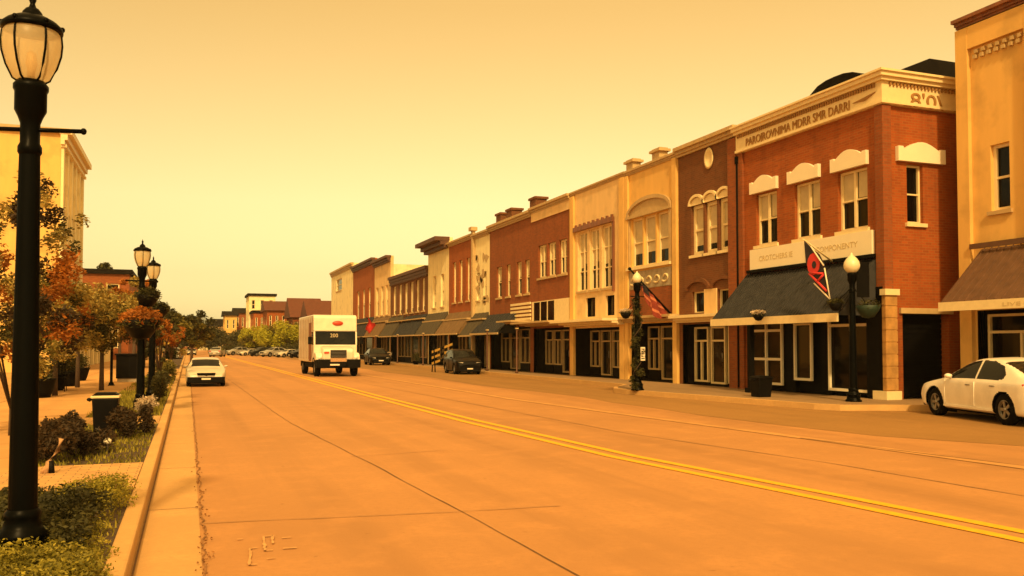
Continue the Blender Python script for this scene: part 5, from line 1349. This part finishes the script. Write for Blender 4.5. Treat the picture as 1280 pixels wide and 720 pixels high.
def planter(x, y, label, r=.35, h=.5, lm='leaf_dark', group='dark planters on the pavements'):
    T = thing('planter', label, 'planter', (x, y, .15), group)
    MB().lathe([(.001, 0), (r*.6, 0), (r*.75, h*.3), (r*.95, h*.9), (r, h), (r*.85, h), (r*.8, h*.9), (.001, h*.9)], (x, y, .15), 16).build('pot', 'dark_paint', T)
    leaf_cloud(MB(), [(Vector((x+random.uniform(-.12, .12), y+random.uniform(-.12, .12), .15+h+.05+.14*k)), r*1.1, r*1.1, .2) for k in range(4)], 900, .05).build('plant', lm, T, recalc=False)
for i, (px, d, lb) in enumerate(((52, 25, 'dark planter half hidden by the nearest lamp post'), (70, 29, 'dark leafy planter on the left pavement, nearest to the shopfront chairs'), (86, 32, 'dark leafy planter further along the left shopfront, beyond the chairs'), (100, 37, 'smallest and farthest dark planter along the left shopfront'))):
    x, y = at(px, d); planter(x, y, lb, .42, .55)
x, y = at(78, 28.5); patio(x-.1, y, 'dark metal chair between two dark planters on the left pavement', 0)
x, y = at(60, 27); patio(x-.1, y, 'dark metal chair nearest the camera on the left pavement', 0)
# leaning timber stake
x, y = onZ(60, 592, .15); T = thing('garden_stake', 'leaning weathered timber stake at the corner of the plum shrub bed', 'stake', (x, y, .13))
MB().tube([(x-.03, y, .12), (x+.0, y, .28), (x+.10, y+.02, .42), (x+.13, y+.02, .55)], [.03, .028, .026, .03], 8).build('branch', 'timber', T); MB().tube([(x+.04, y, .12), (x+.03, y, .3)], [.035, .03], 8).build('stump', 'plastic_dark', T); MB().tube([(x-.07, y, .15), (x+.02, y, .3)], [.02, .02], 8).build('brace', 'timber', T)
x, y = onZ(134, 567, .13); T = thing('garden_light', 'tiny white garden light at the edge of the plum shrubs', 'garden light', (x, y, .13)); MB().lathe([(.001, 0), (.012, 0), (.012, .14)], (x, y, .13), 8).build('spike', 'chrome', T); MB().lathe([(.001, .14), (.05, .14), (.055, .19), (.02, .22), (.001, .225)], (x, y, .13), 12).build('lamp_head', 'moon_white', T)
# striped barrier
x, y = onZ(554, 465, 0); T = thing('striped_barrier', 'barrier of slanting yellow boards left of the black off-road car', 'barrier', (x, y, 0))
m = MB(); 
for k in range(3):
    for j in range(5):
        m.mi = 1 if j == 2 else 0; zb0 = .45+k*.36; xx = x-.75+j*.27; sl_ = .10; m.hexa([(xx, y-.03, zb0+j*sl_), (xx+.268, y-.03, zb0+(j+1)*sl_), (xx+.268, y, zb0+(j+1)*sl_), (xx, y, zb0+j*sl_), (xx, y-.03, zb0+.15+j*sl_), (xx+.268, y-.03, zb0+.15+(j+1)*sl_), (xx+.268, y, zb0+.15+(j+1)*sl_), (xx, y, zb0+.15+j*sl_)])
m.build('board', ['barrier_yellow', 'dark_paint'], T)
for sg in (-1, 1): MB().prism([(x+sg*.62-.03, y-.4, 0), (x+sg*.62-.03, y-.34, 0), (x+sg*.62-.03, y+.03, 1.75), (x+sg*.62-.03, y-.03, 1.75)], (.06, 0, 0)).prism([(x+sg*.62-.03, y+.34, 0), (x+sg*.62-.03, y+.40, 0), (x+sg*.62-.03, y+.03, 1.7), (x+sg*.62-.03, y+.0, 1.7)], (.06, 0, 0)).build('leg', 'dark_paint', T)
# right pavement planters and posts
for px, lb, lm in ((486, 'planter with pale flowers before the tan awning, right of the dark car', 'petal_pale'), (520, 'dark planter before the low brown building', 'leaf_dark')):
    u = yr(px, 16.9); planter(16.9, u, lb, .28, .3, lm)
for i, (px, lb) in enumerate(((470, 'canopy post left of the tan awning'), (497, 'canopy post under the olive awning of the low brown building'), (529, 'canopy post between the brown and the cream shop awnings'), (609, 'canopy post at the left end of the large dark awning'), (646, 'canopy post at the right end of the large dark awning'))):
    u = yr(px, 16.75); T = thing('canopy_post', lb, 'post', (16.75, u, .15), 'slim posts under the shop awnings'); MB().lathe([(.001, 0), (.09, 0), (.09, .1), (.05, .14), (.045, 2.4), (.001, 2.4)], (16.75, u, .15), 10).build('shaft', 'trim_dark', T); MB().box(16.67, 16.83, u-.08, u+.08, 2.55, 2.62).build('cap', 'trim_tan', T)
